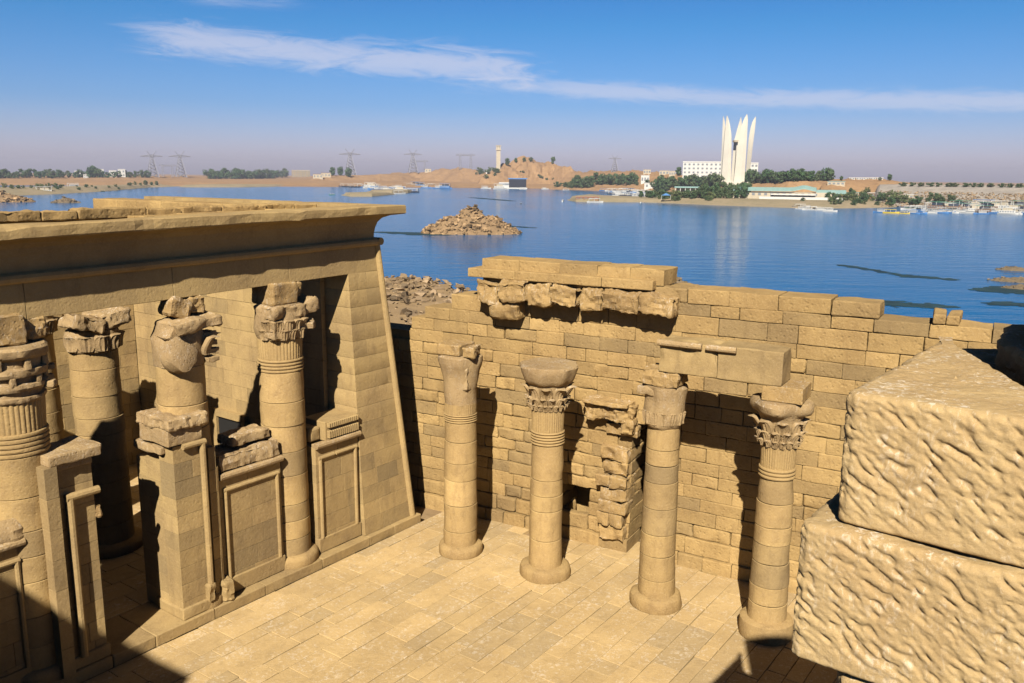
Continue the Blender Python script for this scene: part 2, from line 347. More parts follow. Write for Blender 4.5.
# ------------------------------------------------------------ courtyard wall
def wall_top(s):
    for a, b, z in ((-9, -.25, 6.55), (-.25, .35, 7.0), (.35, 1.5, 7.42), (1.5, 2.75, 7.95), (2.75, 9.25, 9.28), (9.25, 14.08, 8.77), (14.08, 25, 8.32)):
        if a <= s < b: return z
    return 0
def make_wall():
    root = empty('courtyard_wall', WO, WRZ)
    tag(root, 'long sandstone block wall with broken top closing the far side of the courtyard', 'stone wall')
    rn = random.Random(4); mb = MB()
    zs = [-.25, .42, .95, 1.40, 1.85, 2.25, 2.65, 3.05, 3.45, 3.9, 4.35, 4.8, 5.25, 5.7, 6.13, 6.57, 7.0, 7.42, 7.95, 8.32, 8.77, 9.28]
    tops = [-.25, .35, 1.5, 2.75, 9.25, 14.08]
    for k in range(len(zs) - 1):
        z0, z1 = zs[k], zs[k + 1]; s = -9.0 + rn.uniform(0, .6); zm = (z0 + z1) / 2
        cuts = [s]; 
        while cuts[-1] < 24: cuts.append(cuts[-1] + rn.uniform(.7, 1.7) * (1.15 if k > 15 else .9))
        holes = []
        if zm < 4.35: holes.append((8.42, 9.7))
        if .94 <= z0 and z1 <= 1.86: holes.append((5.95, 6.95))
        sill = .40 < z0 < .44
        if sill: cuts = [c for c in cuts if c < 5.65 or c > 7.25] + [5.95, 6.95]
        for t_ in tops:
            lo, hi = wall_top(t_ - .01), wall_top(t_ + .01)
            if min(lo, hi) - .01 <= z0 < max(lo, hi) - .01: cuts = [c for c in cuts if abs(c - t_) > .3] + [t_]
        for a, b in holes: cuts = [c for c in cuts if c < a - .3 or c > b + .3] + [a, b]
        cuts.sort()
        for a, b in zip(cuts, cuts[1:]):
            m = (a + b) / 2
            if wall_top(m) < z1 - .02: continue
            if any(h0 < m < h1 for h0, h1 in holes): continue
            g = rn.uniform(.003, .014) if rn.random() < .9 else .025; out = rn.gauss(0, .012) - (.16 if k == 0 else 0) - (.05 if k == 1 else 0)
            worn = rn.random() < (.55 if 3.5 < m < 9 and zm < 6 else .14)
            topm = z1 > wall_top(m) - .05
            rz = Matrix.Rotation(rn.gauss(0, .010 if topm else .004), 3, 'Y') @ Matrix.Rotation(rn.gauss(0, .006), 3, 'Z')
            sd_ = rn.random() * 9; am = rn.uniform(.035, .08) if worn else rn.uniform(.014, .035)
            dp = .30 if sill and 5.95 < m < 6.95 else 1.2
            rough_box(mb, (m, dp / 2 + out, zm), (b - a - g, dp, z1 - z0 - g), step=.13 if worn else .2, r=rn.uniform(.010, .03) if not worn else .06, amp=am, fr=1.6 if not worn else 2.6, rot=rz, tone=min(1, max(0, rn.gauss(.5, .22))), seed=sd_)
    body = mb.build('masonry', M['wall'], root)
    core = MB()                                # plain backing added behind the facing to stop light leaking through joints
    for a, b in ((-9, 8.30), (9.85, 24)):
        t0 = -9
        segs = [(-9, -.25), (-.25, .35), (.35, 1.5), (1.5, 2.75), (2.75, 9.25), (9.25, 14.08), (14.08, 24)]
        for s0, s1 in segs:
            u0, u1 = max(a, s0 + .03), min(b, s1 - .03)
            if u1 > u0:
                if u0 < 6.5 < u1:
                    box(core, u0, 5.85, .12, 1.1, 0, wall_top((s0 + s1) / 2) - .1); box(core, 7.05, u1, .12, 1.1, 0, wall_top((s0 + s1) / 2) - .1)
                    box(core, 5.85, 7.05, .12, 1.1, 1.95, wall_top((s0 + s1) / 2) - .1)
                else: box(core, u0, u1, .12, 1.1, 0, wall_top((s0 + s1) / 2) - .1)
    box(core, 8.30, 9.85, .12, 1.1, 4.45, 8.6)
    core.build('light_stop_backing', M['wall'], root)
    mb = MB(); box(mb, 8.07, 10.1, 2.6, 2.9, -.1, 4.8); box(mb, 8.07, 8.31, 1.2, 2.6, -.1, 4.8); box(mb, 9.9, 10.1, 1.2, 2.6, -.1, 4.8); box(mb, 8.07, 10.1, 1.2, 2.9, 4.4, 4.85)
    mb.build('doorway_recess', M['wall'], root)
    mb = MB(); box(mb, 5.7, 7.2, 1.45, 1.7, -.1, 2.1); box(mb, 5.7, 5.84, .2, 1.45, -.1, 2.0); box(mb, 7.06, 7.2, .2, 1.45, -.1, 2.0); box(mb, 5.7, 7.2, 1.12, 1.7, 2.0, 2.2); mb.build('window_recess', M['wall'], root)
    mb = MB()                                  # worn jamb beside the doorway
    z = .38
    for i, h in enumerate((.50, .46, .40, .44, .42, .46, .48)):
        w0 = 7.45 + rn.uniform(-.12, .14); w1 = 8.42 + rn.uniform(-.16, .06); sp_ = w0 + (w1 - w0) * rn.uniform(.3, .7); d = .36 + rn.uniform(-.07, .07)
        for a, b in (((w0, sp_), (sp_, w1)) if i % 3 == 1 else ((w0, w1),)):
            rough_box(mb, ((a + b) / 2, .2 - d / 2, z + h / 2), (b - a - .012, d + .4, h - .012), step=.07, r=.035, amp=.05, fr=2.6, tone=rn.uniform(.3, .75), seed=rn.random() * 9, rot=Matrix.Rotation(rn.gauss(0, .03), 3, 'Y'), extra=lambda p, n_: -max(0, noise.noise(p * 2.3 + Vector((i, 2, 5))) - .1) * .2)
        z += h
    mb.build('door_jamb', M['broken'], root)
    mb = MB()
    chunk(mb, (7.75, -.12, 4.72), (1.75, .75, .62), 3.3, tone=.5, amp=.12, r=.06)
    chunk(mb, (7.7, -.30, 5.02), (1.55, .75, .14), 4.3, tone=.75, amp=.05, r=.03)
    chunk(mb, (8.35, -.22, 4.30), (.5, .5, .55), 6.1, tone=.5, amp=.12, r=.08)
    chunk(mb, (8.1, .0, 4.10), (1.1, .35, .4), 7.1, tone=.5, amp=.05, r=.05)
    mb.build('broken_lintel', M['broken'], root)
    # remains of the projecting cornice course, each broken block a piece of its own shape
    mb = MB(); s = 2.85
    for i, (w, d, h, zc) in enumerate(((.95, .55, .75, 8.15), (1.0, .75, .62, 8.38), (.85, .55, .7, 8.25), (1.0, .72, .6, 8.30), (.75, .5, .72, 8.2), (1.25, .62, .58, 8.30), (1.15, .7, .56, 8.26))):
        chunk(mb, (s + w / 2, .1 - d / 2, zc), (w - .05, d + .3, h), i * 1.7, rot=Matrix.Rotation(rn.uniform(-.12, .12), 3, 'Y') @ Matrix.Rotation(rn.uniform(-.1, .1), 3, 'Z') @ Matrix.Rotation(rn.uniform(-.2, .25), 3, 'X'), tone=rn.uniform(.4, .6), amp=.13, fr=1.6, r=.05)
        s += w
    chunk(mb, (3.95, -.18, 7.72), (1.15, .9, .72), 12.2, rot=Matrix.Rotation(.25, 3, 'X'), tone=.5, amp=.08, fr=1.4, r=.2)
    mb.build('broken_cornice', M['broken'], root)
    mb = MB()                                  # the thin long slabs lying over the cornice
    for a, b in ((2.35, 4.2), (4.2, 7.3), (7.3, 9.0)):
        rough_box(mb, ((a + b) / 2, .38, 8.80), (b - a - .02, 1.35, .30), step=.25, r=.03, amp=.02, tone=rn.uniform(.5, .7), seed=a)
    mb.build('cornice_slab', M['wall'], root)
    return root
make_wall()

def loose_block(label, s, y, z, size, rz, seed, tone=.5):
    mb = MB(); rough_box(mb, (0, 0, size[2] / 2), size, step=.16, r=.035, amp=.03, fr=2.2, tone=tone, seed=seed)
    o = mb.build('loose_block', M['wall'], loc=ww(s, y, z)); o.rotation_euler = (0, 0, WRZ + rz)
    tag(o, label, 'stone block', 'loose blocks on the wall top')
loose_block('big grey-faced block on the wall top where it steps down to the right', 14.72, .45, 8.335, (1.22, 1.0, .42), .01, 2.2, .25)
loose_block('narrow block lying crosswise on the low wall top, left one of a pair', 16.75, .55, 8.335, (.30, 1.25, .26), .05, 3.2, .6)
loose_block('narrow block lying crosswise on the low wall top, right one of a pair', 17.10, .60, 8.335, (.30, 1.25, .25), -.02, 4.2, .6)

# ------------------------------------------------------------ columns
def drums(h0, h1, rn, r0, r1, ring=None):
    """profile of a tapered shaft with fine drum joints"""
    prof = []; z = h0
    def rad(z): return r0 + (r1 - r0) * (z - h0) / (h1 - h0)
    while z < h1 - .25:
        zn = min(h1, z + rn.uniform(.45, .95)); 
        if h1 - zn < .3: zn = h1
        n = max(2, int((zn - z) / .12))
        prof.append((z + .004, rad(z) - .022)); prof.append((z + .018, rad(z)))
        for i in range(1, n): prof.append((z + (zn - z) * i / n, rad(z + (zn - z) * i / n)))
        prof.append((zn - .018, rad(zn))); prof.append((zn - .004, rad(zn) - .022)); z = zn
    return prof
def add_shaft(mb, h0, h1, rn, r0, r1, fn, seg=40):
    pr = drums(h0, h1, rn, r0, r1); cut = [0] + [i for i in range(1, len(pr)) if abs(pr[i][0] - pr[i - 1][0]) < .0085 and pr[i][1] == min(pr[i][1], pr[i - 1][1])] + [len(pr)]
    for a, b in zip(cut, cut[1:]):
        o_ = Vector((rn.gauss(0, .007), rn.gauss(0, .007), 0)); k_ = 1 + rn.gauss(0, .006)
        if b - a > 1: lathe(mb, [(z, r * k_) for z, r in pr[a:b]], seg, lambda p: fn(p) + o_, min(1, max(0, rn.gauss(.5, .24))), cap=(a == 0 or b == len(pr)) and False)
def worn(seed, amp=.02, fr=1.6, chip=.0):
    sv = Vector((seed * 3.1, seed * 7.7, seed * 1.3))
    def fn(p):
        rr = Vector((p.x, p.y, 0)); 
        if rr.length < 1e-4: return p
        n_ = rr.normalized(); k = amp * (noise.noise(p * fr + sv) + .5 * noise.noise(p * fr * 2.3 + sv))
        if chip:
            q = noise.noise(p * 1.1 + sv * 2) - .28
            if q > 0: k -= q * chip
        return p + n_ * k
    return fn
def add_neck(mb, z0, r, rings=5, reed=.5, seed=1, dz=.085):
    pr = []
    for i in range(rings):
        z = z0 + i * dz; pr += [(z + .005, r + .0), (z + .02, r + .03), (z + dz * .5, r + .042), (z + dz - .02, r + .03), (z + dz - .005, r)]
    lathe(mb, [(z0, r - .03)] + pr + [(z0 + rings * dz, r - .03)], 40, worn(seed, .012), .55)
    if reed > 0:
        zz = z0 + rings * dz
        lathe(mb, [(zz, r - .01), (zz + reed * .5, r), (zz + reed, r + .01)], 160, worn(seed + 1, .012), .55, rf=lambda a, z: 1 + .035 * abs(math.sin(a * 20)) - .015)
def leaf(mb, a, z, r, w, h, out, droop=.35, tone=.55, fn=None, th=.05):
    """one stone leaf of a capital, springing from the bell and curling outwards"""
    n, m = 8, 10; F, B = [], []
    for i in range(n + 1):
        t = i / n; zz = z + h * (t if t < .8 else .8 + (t - .8) * (1 - droop * 3)); rr = r + out * t ** 1.8
        wd_ = w * math.sin(math.pi * (.18 + .74 * t)) ** .7
        for j in range(m + 1):
            u = j / m - .5; aa = a + u * wd_ / rr; bul = 1 - (2 * u) ** 2 - .45 * abs(math.sin(u * math.pi * 5)) + (.35 if j == m // 2 else 0)
            F.append(Vector(((rr + .05 * bul + th) * math.cos(aa), (rr + .05 * bul + th) * math.sin(aa), zz))); B.append(Vector(((rr - .06) * math.cos(aa), (rr - .06) * math.sin(aa), zz + .03)))
    vs = F + B; o = len(F); fs = []; k = m + 1
    for i in range(n):
        for j in range(m):
            q = i * k + j; fs.append((q, q + 1, q + k + 1, q + k)); fs.append((o + q, o + q + k, o + q + k + 1, o + q + 1))
        q = i * k; fs.append((q, q + k, o + q + k, o + q)); q += m; fs.append((q, o + q, o + q + k, q + k))
    for j in range(m):
        fs.append((j, o + j, o + j + 1, j + 1)); q = n * k + j; fs.append((q, q + 1, o + q + 1, o + q))
    mb.add(vs, fs, tone, True, fn)
def add_base(mb, r, h, z0=0.0, seed=1, missing=None):
    f = worn(seed, .03, 2.0, .25)
    lathe(mb, [(z0, r), (z0 + .03, r + .01), (z0 + h * .6, r), (z0 + h - .06, r - .03), (z0 + h, r - .12), (z0 + h + .01, .2)], 44, f, .5)

def col_group(s, label, seed, r0, r1, hs, base_r, base_h):
    rn = random.Random(seed); root = empty('column', ww(s, -2.78, 0), WRZ); root.scale = (.9, .9, 1)
    tag(root, label, 'column', 'columns standing free in the courtyard')
    mb = MB(); add_base(mb, base_r, base_h, 0, seed); mb.build('base', M['column'], root)
    return root, rn
def make_columns():
    # 1: slender bell, its right side broken away, a split block on top
    t, rn = col_group(3.70, 'leftmost free column, narrow plain bell capital with a cracked block on top', 1, .60, .57, 0, .80, .34)
    mb = MB(); add_shaft(mb, .3, 4.42, rn, .60, .565, worn(1, .02, 1.4, .12)); add_neck(mb, 4.42, .55, 4, 0, 2, .07)
    lathe(mb, [(4.70, .55), (4.80, .56), (5.02, .56)], 120, worn(3, .02), .5, rf=lambda a, z: 1 + .025 * math.sin(a * 22 + z * 22) * math.sin(a * 22 - z * 22)); mb.build('shaft', M['column'], t)
    mb = MB(); w_ = worn(5, .05, 1.8, .25)
    def brk(p):
        p = w_(p); d = p.x * .75 + p.y * -.25 - .50 + .12 * noise.noise(p * 3)
        if d > 0: p = p - Vector((.75, -.25, 0)) * min(.25, d * .6)
        return p
    lathe(mb, [(5.0, .55), (5.2, .56), (5.5, .58), (5.8, .62), (6.05, .67), (6.2, .72), (6.35, .76), (6.5, .75), (6.56, .66), (6.57, .1)], 48, brk, .5)
    chunk(mb, (.40, -.28, 5.85), (.34, .34, .7), 2.0, tone=.4, amp=.09); mb.build('capital', M['capital'], t)
    mb = MB(); chunk(mb, (-.15, -.05, 6.74), (.92, 1.0, .34), 3.0, tone=.6, amp=.04, r=.04); chunk(mb, (.50, -.05, 6.72), (.42, .95, .34), 5.0, rot=Matrix.Rotation(.3, 3, 'Z'), tone=.4, amp=.09, r=.05)
    mb.build('abacus', M['broken'], t)
    # 2: wide leafy bell
    t, rn = col_group(6.81, 'free column, second from the left, with a wide leafy capital and nothing on it', 2, .56, .53, 0, .86, .36)
    mb = MB(); add_shaft(mb, .3, 4.20, rn, .57, .53, worn(11, .018, 1.4, .08)); add_neck(mb, 4.20, .53, 5, .62, 12, .085); mb.build('shaft', M['column'], t)
    mb = MB(); w_ = worn(14, .035, 2.4, .12)
    lathe(mb, [(5.2, .50), (5.4, .52), (5.6, .56), (5.85, .62), (6.05, .68), (6.10, .78), (6.22, .85), (6.42, .92), (6.56, .96), (6.62, .93), (6.64, .1)], 56, w_, .55, rf=lambda a, z: 1 + (.03 * math.sin(a * 8) if z > 6.0 else 0))
    for k in range(9): leaf(mb, k * 2 * math.pi / 9 + .2, 5.62, .56, .44, .46, .30 * rn.uniform(.8, 1.15), fn=w_)
    for k in range(14): leaf(mb, k * 2 * math.pi / 14, 5.42, .52, .26, .30, .20 * rn.uniform(.8, 1.1), fn=w_)
    for k in range(20): leaf(mb, k * 2 * math.pi / 20, 5.27, .50, .18, .22, .12, fn=w_)
    mb.build('capital', M['capital'], t)
    # 3: eroded bell under the left end of the beam
    t, rn = col_group(10.41, 'free column carrying the left end of the stone beam, bell capital eroded smooth', 3, .58, .5, 0, .82, .38)
    mb = MB(); add_shaft(mb, .3, 5.30, rn, .58, .49, worn(21, .022, 1.4, .15)); mb.build('shaft', M['column'], t)
    mb = MB(); w_ = worn(24, .05, 2.0, .25)
    lathe(mb, [(5.30, .50), (5.36, .56), (5.45, .60), (5.7, .62), (5.95, .62), (6.2, .64), (6.4, .68), (6.47, .66), (6.48, .1)], 48, w_, .5)
    chunk(mb, (-.42, -.25, 6.34), (.62, .6, .26), 9.0, tone=.6, amp=.06, r=.04)
    for k in range(7): leaf(mb, -2.6 + k * .45, 5.42, .56, .4, .42, .05, fn=w_, th=.012)
    mb.build('capital', M['capital'], t)
    mb = MB(); chunk(mb, (-.02, 0, 6.70), (1.15, 1.1, .44), 6.6, tone=.6, amp=.07, r=.05); mb.build('abacus', M['broken'], t)
    # 4: flaring leafy bell under the right end of the beam
    t, rn = col_group(13.53, 'rightmost free column carrying the right end of the stone beam, flaring leafy capital', 4, .56, .5, 0, .80, .50)
    mb = MB(); add_shaft(mb, .4, 4.42, rn, .57, .50, worn(31, .02, 1.4, .12)); add_neck(mb, 4.42, .485, 3, .55, 32, .10); mb.build('shaft', M['column'], t)
    mb = MB(); w_ = worn(34, .04, 2.4, .15)
    lathe(mb, [(5.2, .48), (5.45, .50), (5.7, .54), (5.95, .58), (6.12, .64), (6.18, .76), (6.26, .82), (6.40, .83), (6.5, .77), (6.53, .1)], 56, w_, .6, rf=lambda a, z: 1 + (.09 * math.cos(a * 4 + .4) if z > 6.15 else 0))
    for k in range(8): leaf(mb, k * 2 * math.pi / 8 + .3, 5.68, .54, .42, .40, .26 * rn.uniform(.7, 1.15), fn=w_)
    for k in range(12): leaf(mb, k * 2 * math.pi / 12, 5.46, .50, .28, .32, .20 * rn.uniform(.7, 1.1), fn=w_)
    for k in range(16): leaf(mb, k * 2 * math.pi / 16, 5.30, .48, .2, .22, .12, fn=w_)
    mb.build('capital', M['capital'], t)
    mb = MB(); rough_box(mb, (.10, .0, 6.72), (1.12, 1.15, .40), step=.15, r=.025, amp=.03, fr=2, tone=.6, seed=3); mb.build('abacus', M['broken'], t)
make_columns()

def make_beam():
    o = empty('stone_beam', ww(10.36, -3.3, 6.93), WRZ)
    tag(o, 'long pale stone beam laid across the tops of the two right-hand free columns', 'stone beam')
    mb = MB()
    rough_box(mb, (.80, .48, .42), (1.58, .96, .84), step=.07, r=.02, amp=.03, fr=2.4, tone=.42, seed=1, extra=lambda p, n_: -max(0, noise.noise(p * 1.7 + Vector((3, 1, 4))) - .15) * .16)
    rough_box(mb, (2.42, .48, .43), (1.64, .98, .86), step=.07, r=.02, amp=.022, fr=2.4, tone=.36, seed=2, extra=lambda p, n_: -max(0, noise.noise(p * 1.5 + Vector((8, 1, 4))) - .22) * .14)
    mb.build('beam_stone', M['temple'], o)
    mb = MB()
    for a, b in ((-.02, 1.18), (1.30, 2.08)): tube(mb, [(a, -.05, .79), ((a + b) / 2, -.055, .79), (b, -.05, .79)], .085, 10, .75, worn(3, .01))
    mb.build('roll_moulding', M['capital'], o)
make_beam()
# ------------------------------------------------------------ the columned hall on the left
def make_hall():
    H = empty('columned_hall', FO, FRZ)
    tag(H, 'roofless columned stone hall with screen walls and deep cornice, left of the courtyard', 'temple hall')
    bat = lambda z: .055 * z
    def courses(mb, x0, x1, y0, y1, z0, z1, rn, ch=.5, lmin=.8, lmax=1.6, fn=None, along='x', amp=.004, step=.5, tone=.5, depth_blocks=True):
        n = max(1, round((z1 - z0) / ch)); h = (z1 - z0) / n
        for k in range(n):
            a0, a1 = (x0, x1) if along == 'x' else (y0, y1); c = [a0]
            while c[-1] < a1 - lmin * 1.4: c.append(c[-1] + rn.uniform(lmin, lmax))
            if a1 - c[-1] < lmin * .5 and len(c) > 1: c[-1] = a1
            else: c.append(a1)
            for a, b in zip(c, c[1:]):
                if b - a < .05: continue
                zc = z0 + (k + .5) * h; tn = min(1, max(0, rn.gauss(tone, .24))); o_ = rn.gauss(0, .0015)
                if along == 'x': rough_box(mb, ((a + b) / 2, (y0 + y1) / 2 + o_, zc), (b - a - .009, y1 - y0, h - .009), step=step, r=.004, amp=amp, tone=tn, fn=fn, seed=rn.random() * 5)
                else: rough_box(mb, ((x0 + x1) / 2 + o_, (a + b) / 2, zc), (x1 - x0, b - a - .009, h - .009), step=step, r=.006, amp=amp, tone=tn, fn=fn, seed=rn.random() * 5)
    def sag(mb):                               # the old front has settled a little towards its near end
        mb.v = [(x, y, z + .018 * max(-14, min(0, x + 1.4))) for x, y, z in mb.v]
    rn = random.Random(7)
    # plinth and floor
    mb = MB(); x = -20.6
    while x < .22:
        l = min(rn.uniform(1.0, 2.2), .23 - x); 
        if .23 - (x + l) < .5: l = .23 - x
        rough_box(mb, (x + l / 2, .72, .14), (l - .012, 1.78, .32), step=.25, r=.025, amp=.018, fr=2, tone=rn.uniform(.35, .65), seed=x); x += l
    mb.build('plinth', M['temple'], H)
    mb = MB(); 
    y = 1.62
    while y < 13:
        x = -18.0
        while x < -2.4:
            l = rn.uniform(.9, 1.8); rough_box(mb, (x + l / 2, y + .45, .2), (l - .015, .885, .2 + rn.uniform(-.01, .01)), step=.6, r=.015, amp=.008, tone=rn.uniform(.3, .7)); x += l
        y += .9
    mb.build('floor', M['paving'], H)
    # battered corner piers
    for side in (0, 1):
        mb = MB()
        if side == 0: fn = lambda p: Vector((p.x - (.10 * p.z) * max(0, (p.x + 2.3) / 2.3), p.y + bat(p.z) * max(0, 1 - p.y / 1.6), p.z))
        else: fn = lambda p: Vector((p.x + (.10 * p.z) * max(0, (-17.9 - p.x) / 2.3), p.y + bat(p.z) * max(0, 1 - p.y / 1.6), p.z))
        courses(mb, *((-2.3, 0) if side == 0 else (-20.2, -17.9)), 0, 1.6, .30, 8.95, rn, .54, .7, 1.4, fn, step=.3, amp=.002)
        o = mb.build('corner_pier', M['temple'], H)
        mb = MB(); xx = (lambda z: -.10 * z) if side == 0 else (lambda z: -20.2 + .10 * z)
        tube(mb, [(xx(z), bat(z), z) for z in [.3 + i * .6 for i in range(17)]], .115, 12, .6, None); mb.build('roll_moulding', M['temple'], o)
    # side and rear walls of the hall
    mb = MB(); courses(mb, -2.45, -1.3, 1.62, 12.7, .30, 10.2, rn, .52, .8, 1.7, along='y', amp=.006, tone=.6); 
    mb.build('end_wall', M['temple'], H)
    mb = MB(); box(mb, -2.40, -.9, 1.75, 13.9, .3, 10.15); mb.build('wall_core', M['temple'], H)
    mb = MB(); courses(mb, -18.0, -2.46, 12.7, 13.9, .30, 10.45, rn, .52, .8, 1.7, amp=.012, tone=.45); mb.build('rear_wall', M['temple'], H)
    mb = MB(); courses(mb, -19.3, -18.0, 1.62, 12.7, .30, 10.2, rn, .52, .8, 1.7, along='y', amp=.006); mb.build('end_wall', M['temple'], H)
    # the small dark doorway low in the end wall: a frame round a black panel standing in for its shade
    # architrave
    mb = MB(); xs = [-19.3, -15.4, -12.0, -8.35, -4.6, -.90]
    for a, b in zip(xs, xs[1:]):
        mid = -6.9 if a < -6.9 < b else None
        rough_box(mb, ((a + b) / 2, 1.15, 9.365), (b - a - .008, 1.30, .83), step=.3, r=.012, amp=.012, tone=rn.uniform(.42, .52), seed=a, fn=lambda p: Vector((p.x, p.y + bat(p.z - 8.95) * .5, p.z)))
    sag(mb); mb.build('architrave', M['temple'], H)
    mb = MB(); tube(mb, [(-19.45 + i * .46, .46 + .012 * noise.noise(Vector((i * .7, 0, 0))), 9.89 + .015 * noise.noise(Vector((i * .9, 4, 0)))) for i in range(41)], .125, 10, .55)
    tube(mb, [(-.84, .46 + i * .5, 9.89) for i in range(25)], .125, 10, .55); sag(mb); mb.build('roll_moulding', M['temple'], H)
    # cavetto cornice with its flat fillet, mitred round the corner
    prof = [(.02, 10.0), (.03, 10.18), (.06, 10.36), (.12, 10.54), (.22, 10.66), (.40, 10.74), (.60, 10.77), (.74, 10.79), (.76, 10.82), (.765, 10.95), (.76, 11.04), (.73, 11.07)]
    mb = MB(); path = []
    xl, xr, yf = -19.3, -1.18, .50
    n1 = 70
    for i in range(n1 + 1): path.append((xl + (xr - xl) * i / n1, yf, 1 if i in (n1,) else 0, -1))
    for i in range(1, 41): path.append((xr, yf + 13.0 * i / 40, 1, 0))
    vs, fs = [], []; k = len(prof)
    for q, (x, y, ox, oy) in enumerate(path):
        if q == n1: ox, oy = 1, -1
        elif q < n1: ox, oy = 0, -1
        else: ox, oy = 1, 0
        for (pr_, z) in prof:
            w = Vector((x, y, z)); chip = 0
            if pr_ > .55: 
                chip = .02 * noise.noise(w * 1.3) + .015 * noise.noise(w * 5) - max(0, noise.noise(w * .8 + Vector((9, 0, 0))) - .36) * .3
            vs.append((x + ox * (pr_ + chip), y + oy * (pr_ + chip), z + (.015 * noise.noise(w * 1.1 + Vector((0, 5, 0))) - max(0, noise.noise(w * 1.0 + Vector((3, 0, 7))) - .38) * .25 if z > 10.8 else 0)))
        vs.append((x - ox * .0, y - oy * .02, 11.07 + .03 * noise.noise(Vector((x, y, 2)) * 1.2)))
        vs.append((x - ox * .04, y - oy * .06, 10.2)); 
    kk = k + 2
    for q in range(len(path) - 1):
        for j in range(kk - 1): fs.append((q * kk + j, q * kk + j + 1, (q + 1) * kk + j + 1, (q + 1) * kk + j))
    mb.add(vs, fs, .5, False); 
    fs2 = [tuple(range(kk)), tuple((len(path) - 1) * kk + j for j in range(kk))]; mb.add(vs, fs2, .5, False)
    sag(mb); mb.build('cornice', M['temple'], H)
    # broken row of blocks behind the cornice and the flat wall top at the far end
    mb = MB(); x = -20.0
    while x < -3.0:
        l = rn.uniform(.8, 2.0); h = rn.uniform(.20, .26); rough_box(mb, (x + l / 2, 1.62, 10.88 + h / 2), (l - .03, .62, h), step=.1, r=.025, amp=.04, fr=2.8, tone=rn.uniform(.25, .7), seed=x, extra=lambda p, n_: -max(0, noise.noise(p * 2.1 + Vector((x, 2, 5))) - .22) * .25); x += l
    x = -9.0
    while x < -2.6:
        l = rn.uniform(1.0, 1.9); rough_box(mb, (x + l / 2, .95, 10.78 + .008 * (x + 2)), (l - .02, .76, .44 + rn.uniform(-.02, .02)), step=.2, r=.02, amp=.025, fr=2.0, tone=rn.uniform(.5, .8), seed=x); x += l
    y = 1.3
    while y < 13.5:
        l = rn.uniform(1.0, 2.0); rough_box(mb, (-1.95, y + l / 2, 10.70), (1.25, l - .02, .54), step=.3, r=.04, amp=.03, fr=2, tone=rn.uniform(.45, .8), seed=y); y += l
    mb.build('wall_top_blocks', M['wall'], H)
    mb = MB(); box(mb, -19.2, -1.3, .62, 1.2, 9.4, 10.35); box(mb, -19.2, -2.5, 1.2, 1.6, 9.4, 10.35); box(mb, -19.2, -2.5, 1.6, 1.9, 9.4, 10.87); mb.build('wall_core', M['temple'], H)

    # columns of the front, each with its capital and base
    def front_column(x, seed, r0, r1, ztop, y=.76):
        sh = MB(); r_ = random.Random(seed); add_shaft(sh, .5, ztop, r_, r0, r1, worn(seed, .02, 1.4, .1)); return sh
    def finish(sh, x, y, cap=None, base=(.86, .34), extra=()):
        c = sh.build('column', M['column'], H, loc=(x, y, 0))
        if cap: cap.build('capital', M['capital'], c)
        if base:
            b = MB(); add_base(b, base[0], base[1], .29, x); b.build('base', M['column'], c)
        for nm, e in extra: e.build(nm, M['broken'], c)
        return c
    # far column: reeded neck and a broken composite capital
    sh = front_column(-4.85, 41, .68, .635, 6.30); add_neck(sh, 6.30, .63, 4, .58, 42, .10)
    cap = MB(); w_ = worn(43, .05, 2.2, .2)
    lathe(cap, [(7.26, .62), (7.40, .68), (7.6, .72), (7.8, .70), (8.0, .68), (8.3, .60), (8.31, .1)], 44, w_, .5)
    chunk(cap, (-.38, -.36, 7.62), (.62, .56, .58), 1.2, tone=.5, amp=.07, r=.06); chunk(cap, (-.12, -.2, 8.10), (1.15, .95, .36), 3.2, tone=.6, amp=.08, r=.05); chunk(cap, (.72, -.15, 8.14), (.75, .8, .40), 5.0, rot=Matrix.Rotation(-.3, 3, 'Y'), tone=.62, amp=.1, r=.06)
    for a_, z_ in ((-.75, 7.62), (-.30, 7.66)): chunk(cap, (.80 * math.cos(a_), .80 * math.sin(a_), z_), (.45, .42, .24), a_, rot=Matrix.Rotation(a_, 3, 'Z'), tone=.7, amp=.04, r=.1)
    for k in range(5): leaf(cap, -2.9 + k * .42, 7.30, .67, .36, .36, .10, fn=w_)
    for k in range(5): leaf(cap, -2.7 + k * .42, 7.58, .70, .36, .36, .12, fn=w_)
    ab = MB(); chunk(ab, (-.1, 0, 8.62), (.92, 1.0, .64), 2.2, tone=.55, amp=.04, r=.05); chunk(ab, (.5, -.1, 8.66), (.3, .5, .5), 5.2, tone=.6, amp=.08)
    finish(sh, -4.85, .76, cap, (.90, .34), (('abacus', ab),))
    # middle column, standing behind the broken door pier
    sh = front_column(-8.15, 51, .66, .62, 7.05)
    cap = MB(); w_ = worn(53, .05, 2.2, .2)
    lathe(cap, [(7.05, .62), (7.3, .64), (7.6, .66), (7.8, .68), (7.95, .6), (8.2, .55), (8.21, .1)], 44, w_, .5)
    lathe(cap, [(-.28, .26), (-.22, .42), (0, .47), (.2, .43), (.26, .30), (.27, .1)], 28, lambda p: Matrix.Rotation(R_(75), 3, 'X') @ worn(9, .09, 2.6, .3)(p) + Vector((-.34, -.50, 7.42)), .55)
    chunk(cap, (.15, -.30, 8.15), (1.35, 1.1, .36), 4.1, rot=Matrix.Rotation(-.12, 3, 'Y'), tone=.7, amp=.08, r=.1); chunk(cap, (-.42, -.3, 7.98), (.35, .6, .5), 6.1, rot=Matrix.Rotation(.6, 3, 'Y'), tone=.6, amp=.06)
    for k in range(4): chunk(cap, (.60, -.45 + .05 * k, 7.15 + k * .22), (.40, .5, .17), k + 2.0, tone=.6, amp=.05, r=.06)
